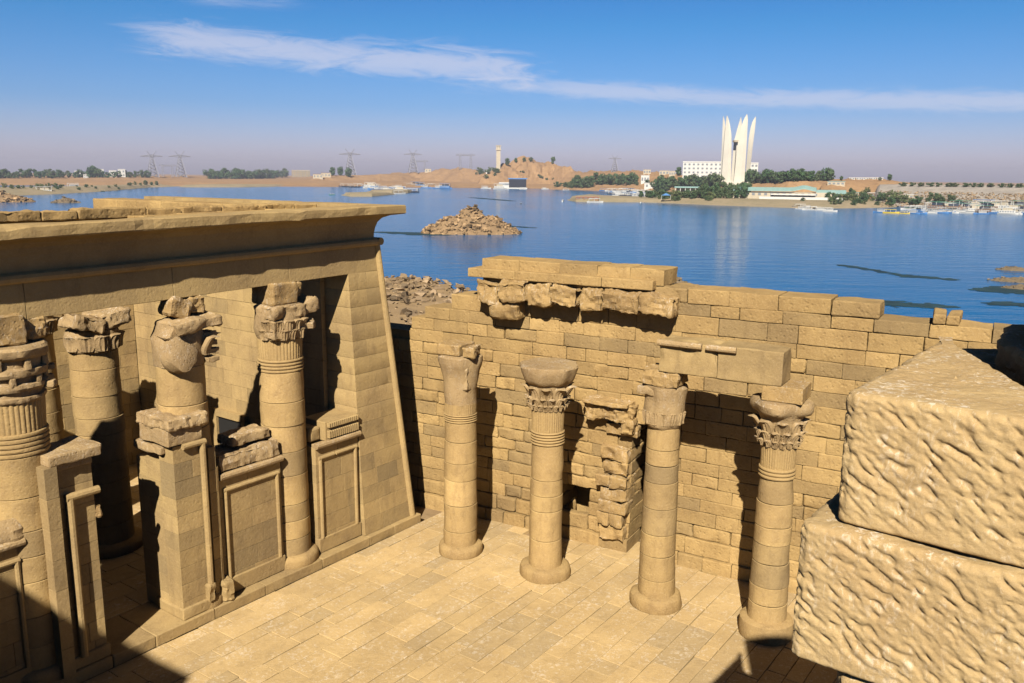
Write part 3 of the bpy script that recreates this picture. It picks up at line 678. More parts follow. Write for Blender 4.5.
    for k in range(3): leaf(cap, -.9 + k * .55, 7.3, .70, .42, .6, .32, fn=w_)
    ab = MB(); chunk(ab, (-.12, -.1, 8.58), (.62, .7, .58), 2.9, rot=Matrix.Rotation(.25, 3, 'Y'), tone=.6, amp=.08, r=.12); chunk(ab, (.40, -.1, 8.62), (.5, .6, .52), 5.9, tone=.5, amp=.09, r=.1)
    finish(sh, -8.15, .76, cap, (.86, .34), (('abacus', ab),))
    # near column: rich layered capital
    for x_, sd_ in ((-12.42, 61), (-15.4, 71)):
        sh = front_column(x_, sd_, .72, .69, 5.75); add_neck(sh, 5.75, .675, 5, .72, sd_ + 1, .11)
        cap = MB(); w_ = worn(sd_ + 2, .03, 2.4, .12)
        lathe(cap, [(6.98, .66), (7.0, .70), (7.06, .73), (7.11, .72), (7.13, .65), (7.24, .65), (7.26, .74), (7.33, .78), (7.40, .77), (7.43, .66), (7.56, .66), (7.58, .78), (7.66, .82), (7.74, .81), (7.77, .68), (7.94, .69), (7.97, .80), (8.05, .86), (8.18, .86), (8.24, .80), (8.25, .1)], 96, w_, .65, rf=lambda a, z: 1 + (.030 * abs(math.sin(a * (14 if z < 7.2 else 10 if z < 7.5 else 7))) if z < 7.8 else .03 * math.cos(a * 8)))
        for k in range(8): a_ = k * 2 * math.pi / 8 + .15; chunk(cap, (.76 * math.cos(a_), .76 * math.sin(a_), 7.86), (.15, .15, .26), k + .5, tone=.6, amp=.02, r=.04)
        for k in range(8): a_ = k * 2 * math.pi / 8 + .5; chunk(cap, (.74 * math.cos(a_), .74 * math.sin(a_), 7.49), (.13, .13, .20), k + 2.5, tone=.6, amp=.02, r=.04)
        for a_, z_ in ((-.35, 7.62), (-.1, 7.36), (-.75, 7.30)): chunk(cap, (.84 * math.cos(a_), .84 * math.sin(a_), z_), (.26, .22, .16), z_, rot=Matrix.Rotation(a_, 3, 'Z'), tone=.7, amp=.04, r=.04)
        ab = MB(); chunk(ab, (-.1, -.05, 8.60), (.75, .9, .66), 3.4, tone=.4, amp=.05, r=.04); chunk(ab, (.55, .1, 8.55), (.6, .8, .55), 6.3, tone=.45, amp=.12, r=.08)
        finish(sh, x_, .76, cap, (.9, .34), (('abacus', ab),))
    # inner columns of the hall
    for x_, y_, sd_ in ((-7.7, 6.0, 81), (-12.3, 6.0, 85), (-12.3, 10.0, 87), (-7.7, 10.0, 88)):
        sh = MB(); r_ = random.Random(sd_); add_shaft(sh, .5, 6.7, r_, .74, .69, worn(sd_, .02, 1.4, .15))
        cap = MB(); w_ = worn(sd_ + 1, .06, 1.8, .2); lathe(cap, [(6.68, .69), (6.72, .76), (6.9, .80), (7.15, .79), (7.35, .72), (7.42, .5), (7.43, .1)], 36, w_, .45)
        chunk(cap, (-.40, -.3, 7.62), (.95, 1.0, .42), 2.0 + sd_, rot=Matrix.Rotation(.25, 3, 'Y'), tone=.5, amp=.10, r=.04); chunk(cap, (.42, -.2, 7.66), (.95, 1.1, .46), 5.0 + sd_, rot=Matrix.Rotation(-.2, 3, 'Y'), tone=.5, amp=.10, r=.04)
        for k in range(5): leaf(cap, -2.9 + k * .6, 6.76, .74, .6, .55, .10, fn=w_)
        finish(sh, x_, y_, cap, (1.05, .32))

    # screen walls between the columns
    def frame(par, x0, x1, z0, z1, y, r=.062, bottom=False, skip=None, mat='temple'):
        mb = MB()
        tube(mb, [(x0, y, z0), (x0, y, (z0 + z1) / 2), (x0, y, z1)], r, 8, .65); tube(mb, [(x1, y, z0), (x1, y, (z0 + z1) / 2), (x1, y, z1)], r, 8, .65)
        if skip: 
            tube(mb, [(x0 - r, y, z1), (skip[0], y, z1)], r, 8, .65); tube(mb, [(skip[1], y, z1), (x1 + r, y, z1)], r, 8, .65)
        else: tube(mb, [(x0 - r, y, z1), ((x0 + x1) / 2, y, z1), (x1 + r, y, z1)], r, 8, .65)
        mb.build('frame', M[mat], par)
    def screen(x0, x1, broken, seed, rel=0.0):
        yf = .22; mb = MB(); r_ = random.Random(seed)
        courses(mb, x0, x1, yf, 1.15, .31, 3.76, r_, .62, .7, 1.5, amp=.002, step=.3, tone=.45)
        rough_box(mb, ((x0 + x1) / 2, yf + .40, .55), (x1 - x0 - .0, .94, .46), step=.3, r=.02, amp=.015, tone=.5)
        s = mb.build('screen_wall', M['temple'], H)
        frame(s, x0 + .16, x1 - .16, .78, 3.40, yf - .03, skip=None if broken else (x0 + .72, x0 + .80))
        mb = MB(); tube(mb, [(x0 - .02, yf - .06, 3.82), ((x0 + x1) / 2, yf - .065, 3.82), (x1 + .02, yf - .06, 3.82)], .10, 10, .7); rough_box(mb, ((x0 + x1) / 2, yf + .02, 3.80), (x1 - x0, .30, .13), step=.3, r=.02, amp=.01, tone=.65)
        mb.build('ledge_moulding', M['capital'], s)
        mb = MB()
        if broken:
            L_ = x1 - x0; cx = (x0 + x1) / 2
            def ex(p, n_):
                w = p * 1.3 + Vector((seed, 2, 3)); k = .10 * noise.noise(w) - .05 * abs(noise.noise(w * 3)) + .03 * noise.noise(w * 6)
                if n_.y < -.2 or n_.z > .3: k -= max(0, p.z + .05) * .35
                return k
            rough_box(mb, (cx, yf + .42, 4.18), (L_ - .02, 1.0, .58), step=.06, r=.07, amp=0, tone=.6, extra=ex)
            chunk(mb, (cx + .30, yf + .62, 4.58), (1.3, .75, .30), seed + 3.0, tone=.65, amp=.06, fr=2.5, r=.04)
            mb.build('broken_coping', M['capital'], s)
        else:
            cx = (x0 + x1) / 2; a = x0 + .42
            rough_box(mb, ((a + x1) / 2, yf + .50, 4.18), (x1 - a, 1.02, .60), step=.2, r=.02, amp=.015, tone=.6); rough_box(mb, (x0 + .2, yf + .6, 4.10), (.42, .8, .44), step=.1, r=.06, amp=.05, tone=.55)
            for z_, h_ in ((4.08, .24), (4.38, .16)):
                n = 15
                for i in range(n):
                    xx = a + .06 + (x1 - a - .1) * (i + .5) / n
                    rough_box(mb, (xx, yf - .06, z_), ((x1 - a) / n * .62, .14, h_), step=.1, r=.035, amp=.01, tone=.65)
            mb.build('coping', M['temple'], s)
        return s
    screen(-4.12, -2.33, False, 91)
    screen(-7.55, -5.46, True, 92)
    screen(-14.75, -12.72, True, 93)
    screen(-17.9, -16.05, False, 94)
    # piers of the central doorway
    def pier(x0, x1, top, seed, flip):
        r_ = random.Random(seed); mb = MB(); mb2 = MB()
        courses(mb, x0, x1, -.02, .62, .31, top, r_, .5, .5, .9, amp=.003, step=.2, tone=.5)
        courses(mb, x0 if not flip else x0 + .32, x1 - .32 if not flip else x1, .62, 1.72, .31, top - .55, r_, .5, .5, 1.0, amp=.004, step=.25, tone=.55)
        rough_box(mb, ((x0 + x1) / 2, .55, .46), (x1 - x0 + .10, 1.3, .32), step=.2, r=.04, amp=.02)
        p_ = mb.build('door_pier', M['temple'], H)
        return p_
    p = pier(-9.02, -8.22, 5.10, 96, False)
    mb = MB(); chunk(mb, (-8.68, .55, 5.36), (.98, 1.3, .44), 2.0, tone=.6, amp=.025, r=.02); chunk(mb, (-8.62, .55, 5.72), (1.14, 1.5, .30), 4.6, tone=.7, amp=.07, r=.04); chunk(mb, (-9.04, .95, 4.95), (.24, 1.3, .20), 5.6, tone=.5, amp=.05, r=.03)
    mb.build('broken_capstone', M['capital'], p)
    mb = MB(); tube(mb, [(-8.20, -.10, z) for z in (.9, 2, 3, 4, 5.06)], .085, 10, .65); tube(mb, [(-8.78, -.10, 5.06), (-8.5, -.10, 5.07), (-8.115, -.10, 5.06)], .085, 10, .65); chunk(mb, (-8.22, -.08, .78), (.24, .26, .55), 3.3, tone=.5, amp=.05)
    mb.build('roll_moulding', M['temple'], p)
    mb = MB(); courses(mb, -7.98, -7.74, .02, .55, .31, 4.8, random.Random(3), .6, .5, .9, amp=.01, step=.3); tube(mb, [(-7.72, .10, z) for z in (.9, 2, 3, 4.2)], .07, 8, .6); chunk(mb, (-7.66, .05, .62), (.34, .5, .62), 1.3, tone=.5, amp=.08, r=.06)
    mb.build('door_reveal', M['temple'], p)
    p = pier(-12.05, -11.12, 5.35, 98, True)
    mb = MB(); rough_box(mb, (-11.58, .32, 5.60), (1.22, 1.15, .24), step=.15, r=.03, amp=.04, fr=2.5, tone=.7, seed=4); chunk(mb, (-10.98, .30, 5.62), (.3, .7, .2), 2.2, tone=.7, amp=.08, r=.05); rough_box(mb, (-11.62, .25, 5.40), (.95, .75, .2), step=.2, r=.03, amp=.02, tone=.5)
    mb.build('capstone', M['capital'], p)
    mb = MB(); tube(mb, [(-11.74, -.12, z) for z in (.6, 1.6, 2.7, 3.8, 4.62)], .095, 10, .65); tube(mb, [(-11.83, -.12, 4.62), (-11.4, -.12, 4.62), (-11.05, -.12, 4.62)], .095, 10, .65); mb.build('roll_moulding', M['temple'], p)
    mb = MB(); courses(mb, -12.32, -12.02, -.26, .5, .31, 5.48, random.Random(8), .7, .6, .9, amp=.004, step=.25, tone=.65); mb.build('door_frame', M['temple'], p)
    mb = MB(); chunk(mb, (-11.12, .2, 4.05), (.3, .5, .34), 2.7, tone=.6, amp=.08, r=.05); mb.build('broken_lintel_stub', M['broken'], p)
    # small opening low in the end wall, its frame of dressed stone round a flat panel painted black as shade
    mb = MB()
    for y0, y1, z0, z1 in ((5.70, 5.92, .3, 3.3), (7.38, 7.60, .3, 3.3), (5.70, 7.60, 3.2, 3.46)): box(mb, -2.62, -2.40, y0, y1, z0, z1)
    f_ = mb.build('inner_doorway', M['temple'], H)
    m, t, pp = new_mat('painted_door_shade'); pp.inputs['Base Color'].default_value = (.004, .003, .002, 1); pp.inputs['Roughness'].default_value = 1
    mb = MB(); box(mb, -2.52, -2.44, 5.92, 7.38, .3, 3.2); mb.build('door_shade_panel', m, f_)
    return H
make_hall()

# ------------------------------------------------------------ gate towers on which the photographer stands (both out of the frame)
TOWER_EDGE = [(-34, 9.0), (-12.6, 9.0), (-11.9, 15.2), (-11.1, 16.2), (-11.05, 16.8), (-12.2, 17.35), (-13.4, 18.05), (-14.5, 19.0), (-17.5, 21.6), (-34, 21.6)]
def make_gate():
    g = empty('gateway_tower', (0, 0, 0))
    tag(g, 'massive gateway of two stone towers behind the viewpoint, casting shade into the courtyard', 'gate tower')
    mb = MB(); box(mb, -32, 14, -6, 1.2, -.2, 9.0); mb.build('gate_wall', M['wall'], g)
    mb = MB(); prof_ = TOWER_EDGE; n = len(prof_)
    vs = [(x, -1.0, z) for x, z in prof_] + [(x, -7.0, z) for x, z in prof_]; mb.add(vs, [tuple(range(n)), tuple(range(2 * n - 1, n - 1, -1))] + [(i, (i + 1) % n, (i + 1) % n + n, i + n) for i in range(n)]); mb.build('tower', M['wall'], g)
    mb = MB()
    vs = [(3.64, 5.2, 7.4), (14, 5.2, 7.4), (14, -4, 7.4), (3.64, -4, 7.4), (3.64, 5.2, 13.15), (14, 5.2, 13.5), (14, -4, 13.5), (3.64, -4, 13.15)]
    mb.add(vs, [(0, 1, 5, 4), (1, 2, 6, 5), (2, 3, 7, 6), (3, 0, 4, 7), (4, 5, 6, 7), (0, 3, 2, 1)]); box(mb, 3.64, 14, -4, 5.2, -.2, 7.4); mb.build('tower', M['wall'], g)
make_gate()

# ------------------------------------------------------------ foreground blocks
def near_block(name, label, poly, z0, z1, seed, tone=.5, step=.0108, amp=.020, chis=(.5, .2, 1)):
    """a big chiselled block on a polygonal plan, dense enough to carry its tool marks as shape"""
    mb = MB(60); P = [Vector((a, b, 0)) for a, b in poly]; c = sum(P, Vector()) / len(P); vs = []; fs = []
    ring = []
    for a, b in zip(P, P[1:] + P[:1]):
        n = max(3, int((b - a).length / step))
        for i in range(n): ring.append(a.lerp(b, i / n))
    m = len(ring); nz = max(4, int((z1 - z0) / step)); edges = list(zip(P, P[1:] + P[:1])); sv = Vector((seed, seed * 2, seed * 3))
    def edge_d(p): return min(abs((p - a).cross((b - a).normalized()).z) for a, b in edges)
    def rough(p, n_):
        d = Vector((p.x * .9 - p.y * .7, p.x * .7 + p.y * .9, p.z))
        w_ = Vector((noise.noise(p * 4), noise.noise(p * 4 + sv), noise.noise(p * 4 - sv))) * .55
        u = Vector((d.x * 11 + p.z * 4, d.y * 11, p.z * 20 + d.x * 7.0)) + sv + w_
        k = noise.noise(u); k2 = noise.noise(u * 1.9 + Vector((4, 0, 0))); big = noise.noise(p * 1.6 + sv)
        g1 = min(1, max(0, (k - .10) / .30)); g2 = min(1, max(0, (k2 - .16) / .25)); up = min(1, max(0, (-.12 - k) / .35))
        v = -g1 * g1 * (3 - 2 * g1) * .75 - g2 * .32 + up * .30 + noise.noise(p * 30) * .16 + noise.noise(p * 55) * .08
        edge = min(1, max(0, (p.z - z0 - .03) / .14))      # a smoother drafted margin along the lower edge
        return amp * (v * (.25 + .75 * edge) + .9 * big)
    for k in range(nz + 1):
        z = z0 + (z1 - z0) * k / nz
        for i, p in enumerate(ring):
            q = Vector((p.x, p.y, z)); tg = (ring[(i + 1) % m] - ring[i - 1]); n_ = Vector((tg.y, -tg.x, 0)).normalized()
            if n_.dot(p - c) < 0: n_ = -n_
            t = min((z1 - z), (z - z0) * 1.6); rr = .05; ins = 0
            if t < rr: ins = rr - math.sqrt(max(0, rr * rr - (rr - t) ** 2))
            corner = min(((p - a).length for a in P)); 
            ins2 = max(0, .07 - corner) * .5
            q = q + n_ * (rough(q, n_) - ins) - (p - c).normalized() * ins2
            vs.append(q)
    for k in range(nz):
        for i in range(m): i2 = (i + 1) % m; fs.append((k * m + i, k * m + i2, (k + 1) * m + i2, (k + 1) * m + i))
    # top and bottom as shrinking rings
    for zz, base, sgn in ((z1, nz * m, 1), (z0, 0, -1)):
        prev = [base + i for i in range(m)]; nr = max(6, int(.9 / step / 1.2)) if sgn > 0 else 3
        for j in range(1, nr + 1):
            f_ = 1 - j / nr; cur = []
            if j == nr:
                vs.append(Vector((c.x, c.y, zz + .02))); e = len(vs) - 1
                for i in range(m): fs.append((prev[i], prev[(i + 1) % m], e))
                break
            for i in range(m):
                e = vs[base + i]; q = Vector((c.x + (e.x - c.x) * f_, c.y + (e.y - c.y) * f_, zz)); 
                h = amp * .8 * (noise.noise(q * 2.2 + sv) + .6 * noise.noise(q * 6 + sv) - .5 * abs(noise.noise(q * 11 + sv)) + .2 * noise.noise(q * 24)) * sgn * min(1, j / 3 + .3)
                w = min(1, j / 4); q.z = (e.z * (1 - w) + (zz + h) * w) if sgn > 0 else zz
                vs.append(q); cur.append(len(vs) - 1)
            for i in range(m): fs.append((prev[i], prev[(i + 1) % m], cur[(i + 1) % m], cur[i]))
            prev = cur
    mb.add(vs, fs, tone, True)
    o = mb.build(name, M['near'])
    off = Vector((c.x, c.y, z0)); o.data.transform(Matrix.Translation(-off)); o.location = off
    tag(o, label, 'stone block', 'big blocks stacked in the foreground'); return o
near_block('stone_block', 'huge chiselled block nearest the viewer with bird droppings along its pointed top', [(2.20, 5.44), (3.90, 7.54), (3.30, 4.56)], 9.715, 10.63, 2.2, .55)
near_block('stone_block', 'huge chiselled block lying under the pointed one, a narrow ledge showing on its top left', [(1.965, 5.47), (2.55, 6.20), (3.9, 7.9), (4.6, 6.8), (3.35, 4.43)], 8.70, 9.70, 5.1, .5)
near_block('stone_block', 'lowest block of the foreground stack, mostly cut off by the lower picture edge', [(2.25, 5.30), (2.6, 6.1), (4.2, 7.0), (3.9, 4.2), (3.2, 4.35)], 7.75, 8.68, 7.3, .45, step=.05)
near_block('stone_block', 'shaded dark block rising behind the pointed block at the right edge', [(4.2, 7.25), (4.75, 8.1), (6.6, 7.4), (5.4, 5.8), (4.0, 6.3)], 8.9, 10.66, 9.4, .5, step=.03, amp=.05)
near_block('stone_block', 'flat shaded block between the pointed block and the far wall at the right', [(4.15, 7.75), (4.35, 8.2), (7.5, 8.0), (7.0, 6.0), (3.75, 6.2)], 8.9, 10.40, 12.4, .5, step=.035, amp=.06)
# ------------------------------------------------------------ far shores
M['desert'] = stone_mat('desert_sand', (.40, .25, .125), (.22, .135, .075), (.47, .33, .19), .8, .045, .1, .75, fine=.3)
M['greyland'] = stone_mat('stony_shore', (.34, .27, .18), (.21, .19, .11), (.42, .34, .23), .6, .06, .1, .6, fine=.3)
M['riprap'] = stone_mat('dam_rockfill', (.40, .36, .31), (.22, .20, .18), (.52, .47, .40), .8, .12, .1, .7, fine=.6)
from mathutils.bvhtree import BVHTree
LAND_V, LAND_F = [], []
def strip(name, tab, mat, back=250.0, rows=10, amp=1.0, step=2.0, seed=1, fade=18, far_drop=6.0):
    """land between a shoreline and a crest. tab: picture column, shoreline row, crest row, depth in metres"""
    mb = MB(); vs = []; fs = []; xs = []; x = tab[0][0]
    while x <= tab[-1][0]: xs.append(x); x += step
    T = lambda k, x: lerp_tab([(t[0], t[k]) for t in tab], x)
    nr = rows + 3
    for q, x in enumerate(xs):
        p0 = at_z(x, T(1, x), WATER); d0 = hor(p0); dep = T(3, x); pc = at_d(x, T(2, x), d0 + dep); u = Vector((p0.x, p0.y, 0)).normalized()
        e = min(1, (x - xs[0]) / fade, (xs[-1] - x) / fade); e = max(0, e); e = e * e * (3 - 2 * e)
        hc = (pc.z - WATER) * e
        for k in range(rows + 1):
            t = k / rows; p = u * (d0 + dep * t); w = Vector((p.x, p.y, 0)) * .02 + Vector((seed, 0, 0))
            s = t * t * (3 - 2 * t) * .55 + .45 * t ** .7
            z = WATER + hc * s + amp * e * (noise.noise(w) + .5 * noise.noise(w * 2.3) + .3 * noise.noise(w * 6)) * min(1, t * 3) * (hc * .10 + .4)
            if k == 0: z = WATER - .6
            elif z < WATER + .1: z = WATER + .1 + .5 * e * t - (1 - e) * .5
            vs.append((p.x, p.y, z))
        for dd, dr in ((back * .4, .25), (back, far_drop)):
            p = u * (d0 + dep + dd); vs.append((p.x, p.y, max(WATER - .6, WATER + hc - dr - (0 if e > .99 else 3))))
        p = u * (d0 + dep + back * 1.6); vs.append((p.x, p.y, WATER - 1))
    for q in range(len(xs) - 1):
        for k in range(rows + 3): a = q * (rows + 4) + k; fs.append((a, a + 1, a + rows + 5, a + rows + 4))
    b_ = len(LAND_V); LAND_V.extend([tuple(v) for v in vs]); LAND_F.extend([tuple(i + b_ for i in f) for f in fs])
    mb.add(vs, fs, .5, True); return tag(mb.build(name, mat), kind='structure')
# one desert plain closing the lake to the north, all the way to the horizon
def plain():
    mb = MB(); vs, fs = [], []; n = 90
    for i in range(n + 1):
        h = R_(-62 + 124 * i / n); 
        for d, z in ((1750, WATER - 1), (1900, -6), (2600, -3), (4200, -1), (7800, 2)):
            vs.append((math.sin(h) * d, math.cos(h) * d, z + (2.0 * noise.noise(Vector((math.sin(h) * 9, d * .002, 0))) if d > 1800 else 0)))
    for i in range(n):
        for k in range(4): a = i * 5 + k; fs.append((a, a + 1, a + 6, a + 5))
    mb.add(vs, fs, .5, True); tag(mb.build('desert_plain', M['desert']), kind='structure')
plain()
strip('far_shore', [(-260, 186, 177, 420), (-60, 185.5, 176.5, 420), (20, 184, 176, 380), (70, 183.5, 177, 380), (110, 184, 176.5, 380), (150, 183.5, 176.3, 380), (180, 182.8, 176.2, 380), (260, 182, 177.5, 300), (300, 180.5, 177, 300), (330, 181, 176.5, 240)], M['desert'], seed=1)
strip('near_bank', [(-300, 198, 187, 110), (-60, 197, 187.5, 110), (0, 196.5, 188, 100), (60, 194, 187.2, 90), (105, 191.5, 186, 80), (150, 187.5, 184.6, 60), (180, 186.6, 184.6, 40)], M['greyland'], seed=2, amp=.7)
strip('sandbank', [(176, 187.2, 185.6, 30), (200, 187.4, 184.9, 30), (240, 187.2, 184.4, 30), (275, 186.6, 184.6, 26), (300, 185.8, 184.6, 20)], M['greyland'], seed=3, amp=.4, fade=10)
strip('far_shore', [(300, 184.5, 181, 80), (312, 184.2, 177.5, 150), (330, 184, 175, 180), (360, 184, 175.6, 200), (380, 184.2, 174, 200), (420, 184, 172.5, 220), (440, 184.5, 170.0, 220), (462, 185.2, 168.3, 220), (480, 185.5, 170.5, 180), (495, 186, 175, 150), (520, 186, 176, 120)], M['desert'], seed=4, amp=1.6)
strip('rocky_hill', [(474, 187, 184, 60), (486, 187, 174, 90), (496, 187, 167, 120), (506, 187, 162.5, 150), (520, 187, 160.5, 150), (536, 187, 160.8, 150), (550, 187, 163.5, 150), (562, 187.5, 166, 150), (576, 188, 171, 150), (592, 188.5, 175.5, 120), (606, 189, 181, 90), (616, 189, 186, 60)], M['desert'], seed=5, amp=2.2, fade=6)
strip('far_shore', [(548, 189.5, 182, 140), (575, 190, 176, 260), (590, 190.5, 170.5, 330), (612, 191, 171.5, 330), (640, 192, 170.5, 330), (662, 193, 173, 300), (690, 195, 175.5, 260), (720, 197, 176.5, 260), (780, 200, 177.5, 260), (850, 203, 179.5, 250), (900, 206, 182.5, 200)], M['desert'], seed=6, amp=1.4)
strip('near_bank', [(640, 201.5, 199.0, 30), (660, 203, 196.5, 50), (690, 204.2, 196, 60), (715, 205.5, 198, 55), (740, 206.3, 199.6, 55), (780, 207.6, 200.6, 55), (810, 208.6, 201.6, 55), (850, 208.3, 201.5, 55), (880, 207.8, 202.5, 50), (900, 207.5, 204, 40)], M['greyland'], seed=7, amp=.8)
strip('sandy_mound', [(766, 200, 192, 30), (776, 200.5, 184, 50), (788, 201, 178.6, 60), (798, 201.2, 177.8, 60), (810, 201.5, 179.2, 60), (824, 202, 184, 50), (838, 202, 188, 40), (850, 202.4, 194, 30)], M['desert'], seed=8, amp=.8, fade=5)
strip('rocky_hill', [(812, 203, 189, 100), (830, 204, 182, 130), (848, 204, 179.2, 150), (872, 204, 178.3, 160), (890, 204.5, 180, 160), (912, 205, 184.5, 150), (940, 206, 189.5, 130), (965, 207, 196, 90), (985, 208, 203, 50)], M['desert'], seed=9, amp=1.2, fade=8)
strip('rockfill_dam', [(868, 205, 184.2, 130), (930, 207.5, 184.6, 140), (1024, 211, 186.0, 140), (1120, 214, 188, 140), (1300, 220, 191, 140)], M['riprap'], seed=10, amp=.5, fade=10)
strip('shoal', [(366, 191.5, 191, 12), (374, 193.8, 190.6, 20), (392, 194.2, 190.2, 22), (408, 193.2, 190.2, 16), (416, 192, 191.4, 10)], M['greyland'], seed=11, amp=.4, fade=5)
strip('shoal', [(340, 195.2, 194.6, 8), (350, 196.6, 193.8, 14), (372, 196.6, 193.2, 16), (388, 195.2, 193.0, 12), (396, 194.2, 193.6, 8)], M['greyland'], seed=12, amp=.4, fade=5)
strip('shoal', [(566, 200.2, 199.6, 6), (576, 201.8, 197.2, 18), (590, 202.2, 195.8, 22), (604, 202, 197.0, 18), (640, 202.2, 198.4, 14), (668, 203, 199.8, 10)], M['greyland'], seed=13, amp=.5, fade=5)
#strip('rocky_islet', [(-60, 203, 198, 20), (-10, 203, 191.5, 30), (10, 203, 191.5, 30), (20, 203, 194.5, 24), (32, 203, 201, 10)], M['rubble'], seed=14, amp=1.4, fade=6)
#strip('rocky_islet', [(52, 202.5, 201, 6), (60, 203, 196.4, 14), (70, 203, 196.8, 14), (79, 202.5, 201, 6)], M['rubble'], seed=15, amp=1.2, fade=4)

# ------------------------------------------------------------ the rubble island and rocks standing in the lake
def islet(px, py, wpx, hpx, name, label, seed, nrocks, rs, mat='rubble', peak=.45):
    c = at_z(px, py, WATER); d = hor(c); sc = d / FPX; W = wpx * sc; Hh = hpx * sc; dep = W * .45; rn = random.Random(seed)
    u = Vector((c.x, c.y, 0)).normalized(); s = Vector((u.y, -u.x, 0)); c = c + u * dep * .5
    def hz(a, b):
        rr = math.hypot((a - (peak - .5) * .5 * (1 - min(1, abs(a)))) / 1.0, b); k = max(0, 1 - rr)
        return WATER - .3 + Hh * (k ** .8) * (1 + .38 * noise.noise(Vector((a * 5 + seed, b * 5, 0)))) + .25 * noise.noise(Vector((a * 18 + seed, b * 18, 0)))
    mb = MB(); vs = []; fs = []; n = 40
    for j in range(n + 1):
        for i in range(n + 1):
            a, b = -1.15 + 2.3 * i / n, -1.15 + 2.3 * j / n; p = c + s * (a * W / 2) + u * (b * dep / 2); z = hz(a, b) if math.hypot(a, b) < 1.0 else WATER - .6; vs.append((p.x, p.y, z))
    for j in range(n):
        for i in range(n): q = j * (n + 1) + i; fs.append((q, q + 1, q + n + 2, q + n + 1))
    mb.add(vs, fs, .4, True); tag(mb.build(name, M[mat]), kind='structure')
    mb = MB()
    for i in range(nrocks):
        a, b = rn.uniform(-1, 1), rn.uniform(-1, 1); h = math.hypot(a, b)
        if h > 1: continue
        p = c + s * (a * W / 2) + u * (b * dep / 2); z = rs * (.30 + rn.random() ** 3 * 1.7)
        rock(mb, (p.x, p.y, hz(a, b) + z * .12), (z * rn.uniform(.9, 1.8), z * rn.uniform(.9, 1.4), z * rn.uniform(.6, 1)), rn, rn.random(), n=9)
    tag(mb.build('rocks', M[mat]), label, 'rocks', kind='stuff')
M['wetrock'] = stone_mat('wet_rock', (.20, .15, .095), (.11, .09, .06), (.28, .22, .15), .6, .5, .4, .5)
M['islet'] = stone_mat('islet_stone', (.32, .215, .115), (.19, .125, .07), (.42, .31, .19), .4, .5, .55, .5)
islet(471, 235.0, 102, 25.5, 'rubble_island', 'brown heap of broken stones forming the cone-shaped island in the blue lake', 3, 1900, 1.15, 'islet')
islet(-2, 202.5, 58, 9, 'rocky_islet', 'brown boulders of the low rocky islet showing over the cornice at the left edge', 31, 500, 2.0, 'islet')
islet(66, 203, 24, 5, 'rocky_islet', 'dark boulders of the small rocky islet right of the one at the left edge', 32, 200, 1.6, 'wetrock')
M['weed'] = flat_mat('water_weed', (.02, .045, .045), .6, .4, .2)
for i, (px, py, w, h, nr) in enumerate(((1014, 271, 34, 4.5, 60), (1018, 283, 52, 5, 90), (1022, 290, 40, 5, 70), (674, 284, 22, 9, 60), (432, 233, 9, 4, 20))):
    islet(px, py, w, h, 'shore_rock', ['brown rock ledge breaking the water at the right edge, farthest of three', 'long brown rock ledge at the right edge, middle one of three', 'brown rock ledge at the right edge, nearest of three', 'small brown rocks showing just above the wall top between the high and low stretches', 'little green-brown rock in the water left of the cone-shaped stone island'][i], 20 + i, nr, .5 + .3 * (i in (3, 4)), 'wetrock')
def weed(cx_list, seed, label, width):
    """a floating mat of water weed along a line of picture points"""
    rn = random.Random(seed); mb = MB(); pts = [at_z(a, b, WATER + .03) for a, b in cx_list]
    for i in range(260):
        k = rn.random() * (len(pts) - 1); j = int(k); p = pts[j].lerp(pts[j + 1], k - j); q = k / (len(pts) - 1); w = width * (math.sin(math.pi * min(.96, max(.04, q))) ** .6)
        u = Vector((p.x, p.y, 0)).normalized(); p = p + u * rn.gauss(0, .4) * w + Vector((rn.gauss(0, .6), 0, rn.uniform(0, .02)))
        r = rn.uniform(.3, 1.0) * width * .22; m = 7; a0 = rn.random() * 6
        mb.add([(p.x + r * 2.0 * math.cos(a0 + 6.283 * t / m) * rn.uniform(.6, 1.1), p.y + r * math.sin(a0 + 6.283 * t / m) * rn.uniform(.6, 1.1), p.z) for t in range(m)], [tuple(range(m))], rn.random())
    tag(mb.build('water_weed', M['weed']), label, 'water weed', kind='stuff')
weed([(840, 265), (856, 267), (880, 271), (905, 276), (928, 277), (954, 280)], 1, 'dark floating streak of water weed on the open blue water above the low wall', 4.0)
weed([(985, 289), (1005, 290), (1040, 293)], 2, 'dark green weed patch below the rock ledges at the right edge', 7.0)
weed([(990, 303), (1010, 304), (1050, 306)], 3, 'dark weed patch nearest the shaded block at the right edge', 4.0)
weed([(868, 303.5), (890, 303), (920, 305), (952, 307)], 4, 'dark weed bank just above the low wall top', 4.5)
weed([(378, 232), (400, 233), (425, 234), (445, 235)], 5, 'greenish weed in the water beside the end of the cornice', 9.0)
weed([(498, 228), (510, 226), (535, 228)], 6, 'dark weed streak at the right foot of the cone-shaped stone island', 5.0)
weed([(470, 197.5), (490, 199), (512, 201)], 7, 'dark weed line in the far water above the stone island', 16.0)

LAND = BVHTree.FromPolygons(LAND_V, LAND_F)
def land(px, py):
    """where the ground seen at this picture point really lies"""
    for k in range(24):
        h = LAND.ray_cast(CAM, ray(px, py + k * .5))[0]
        if h is not None and h.z > WATER - .3: return h
    return at_z(px, max(py, 190), WATER)
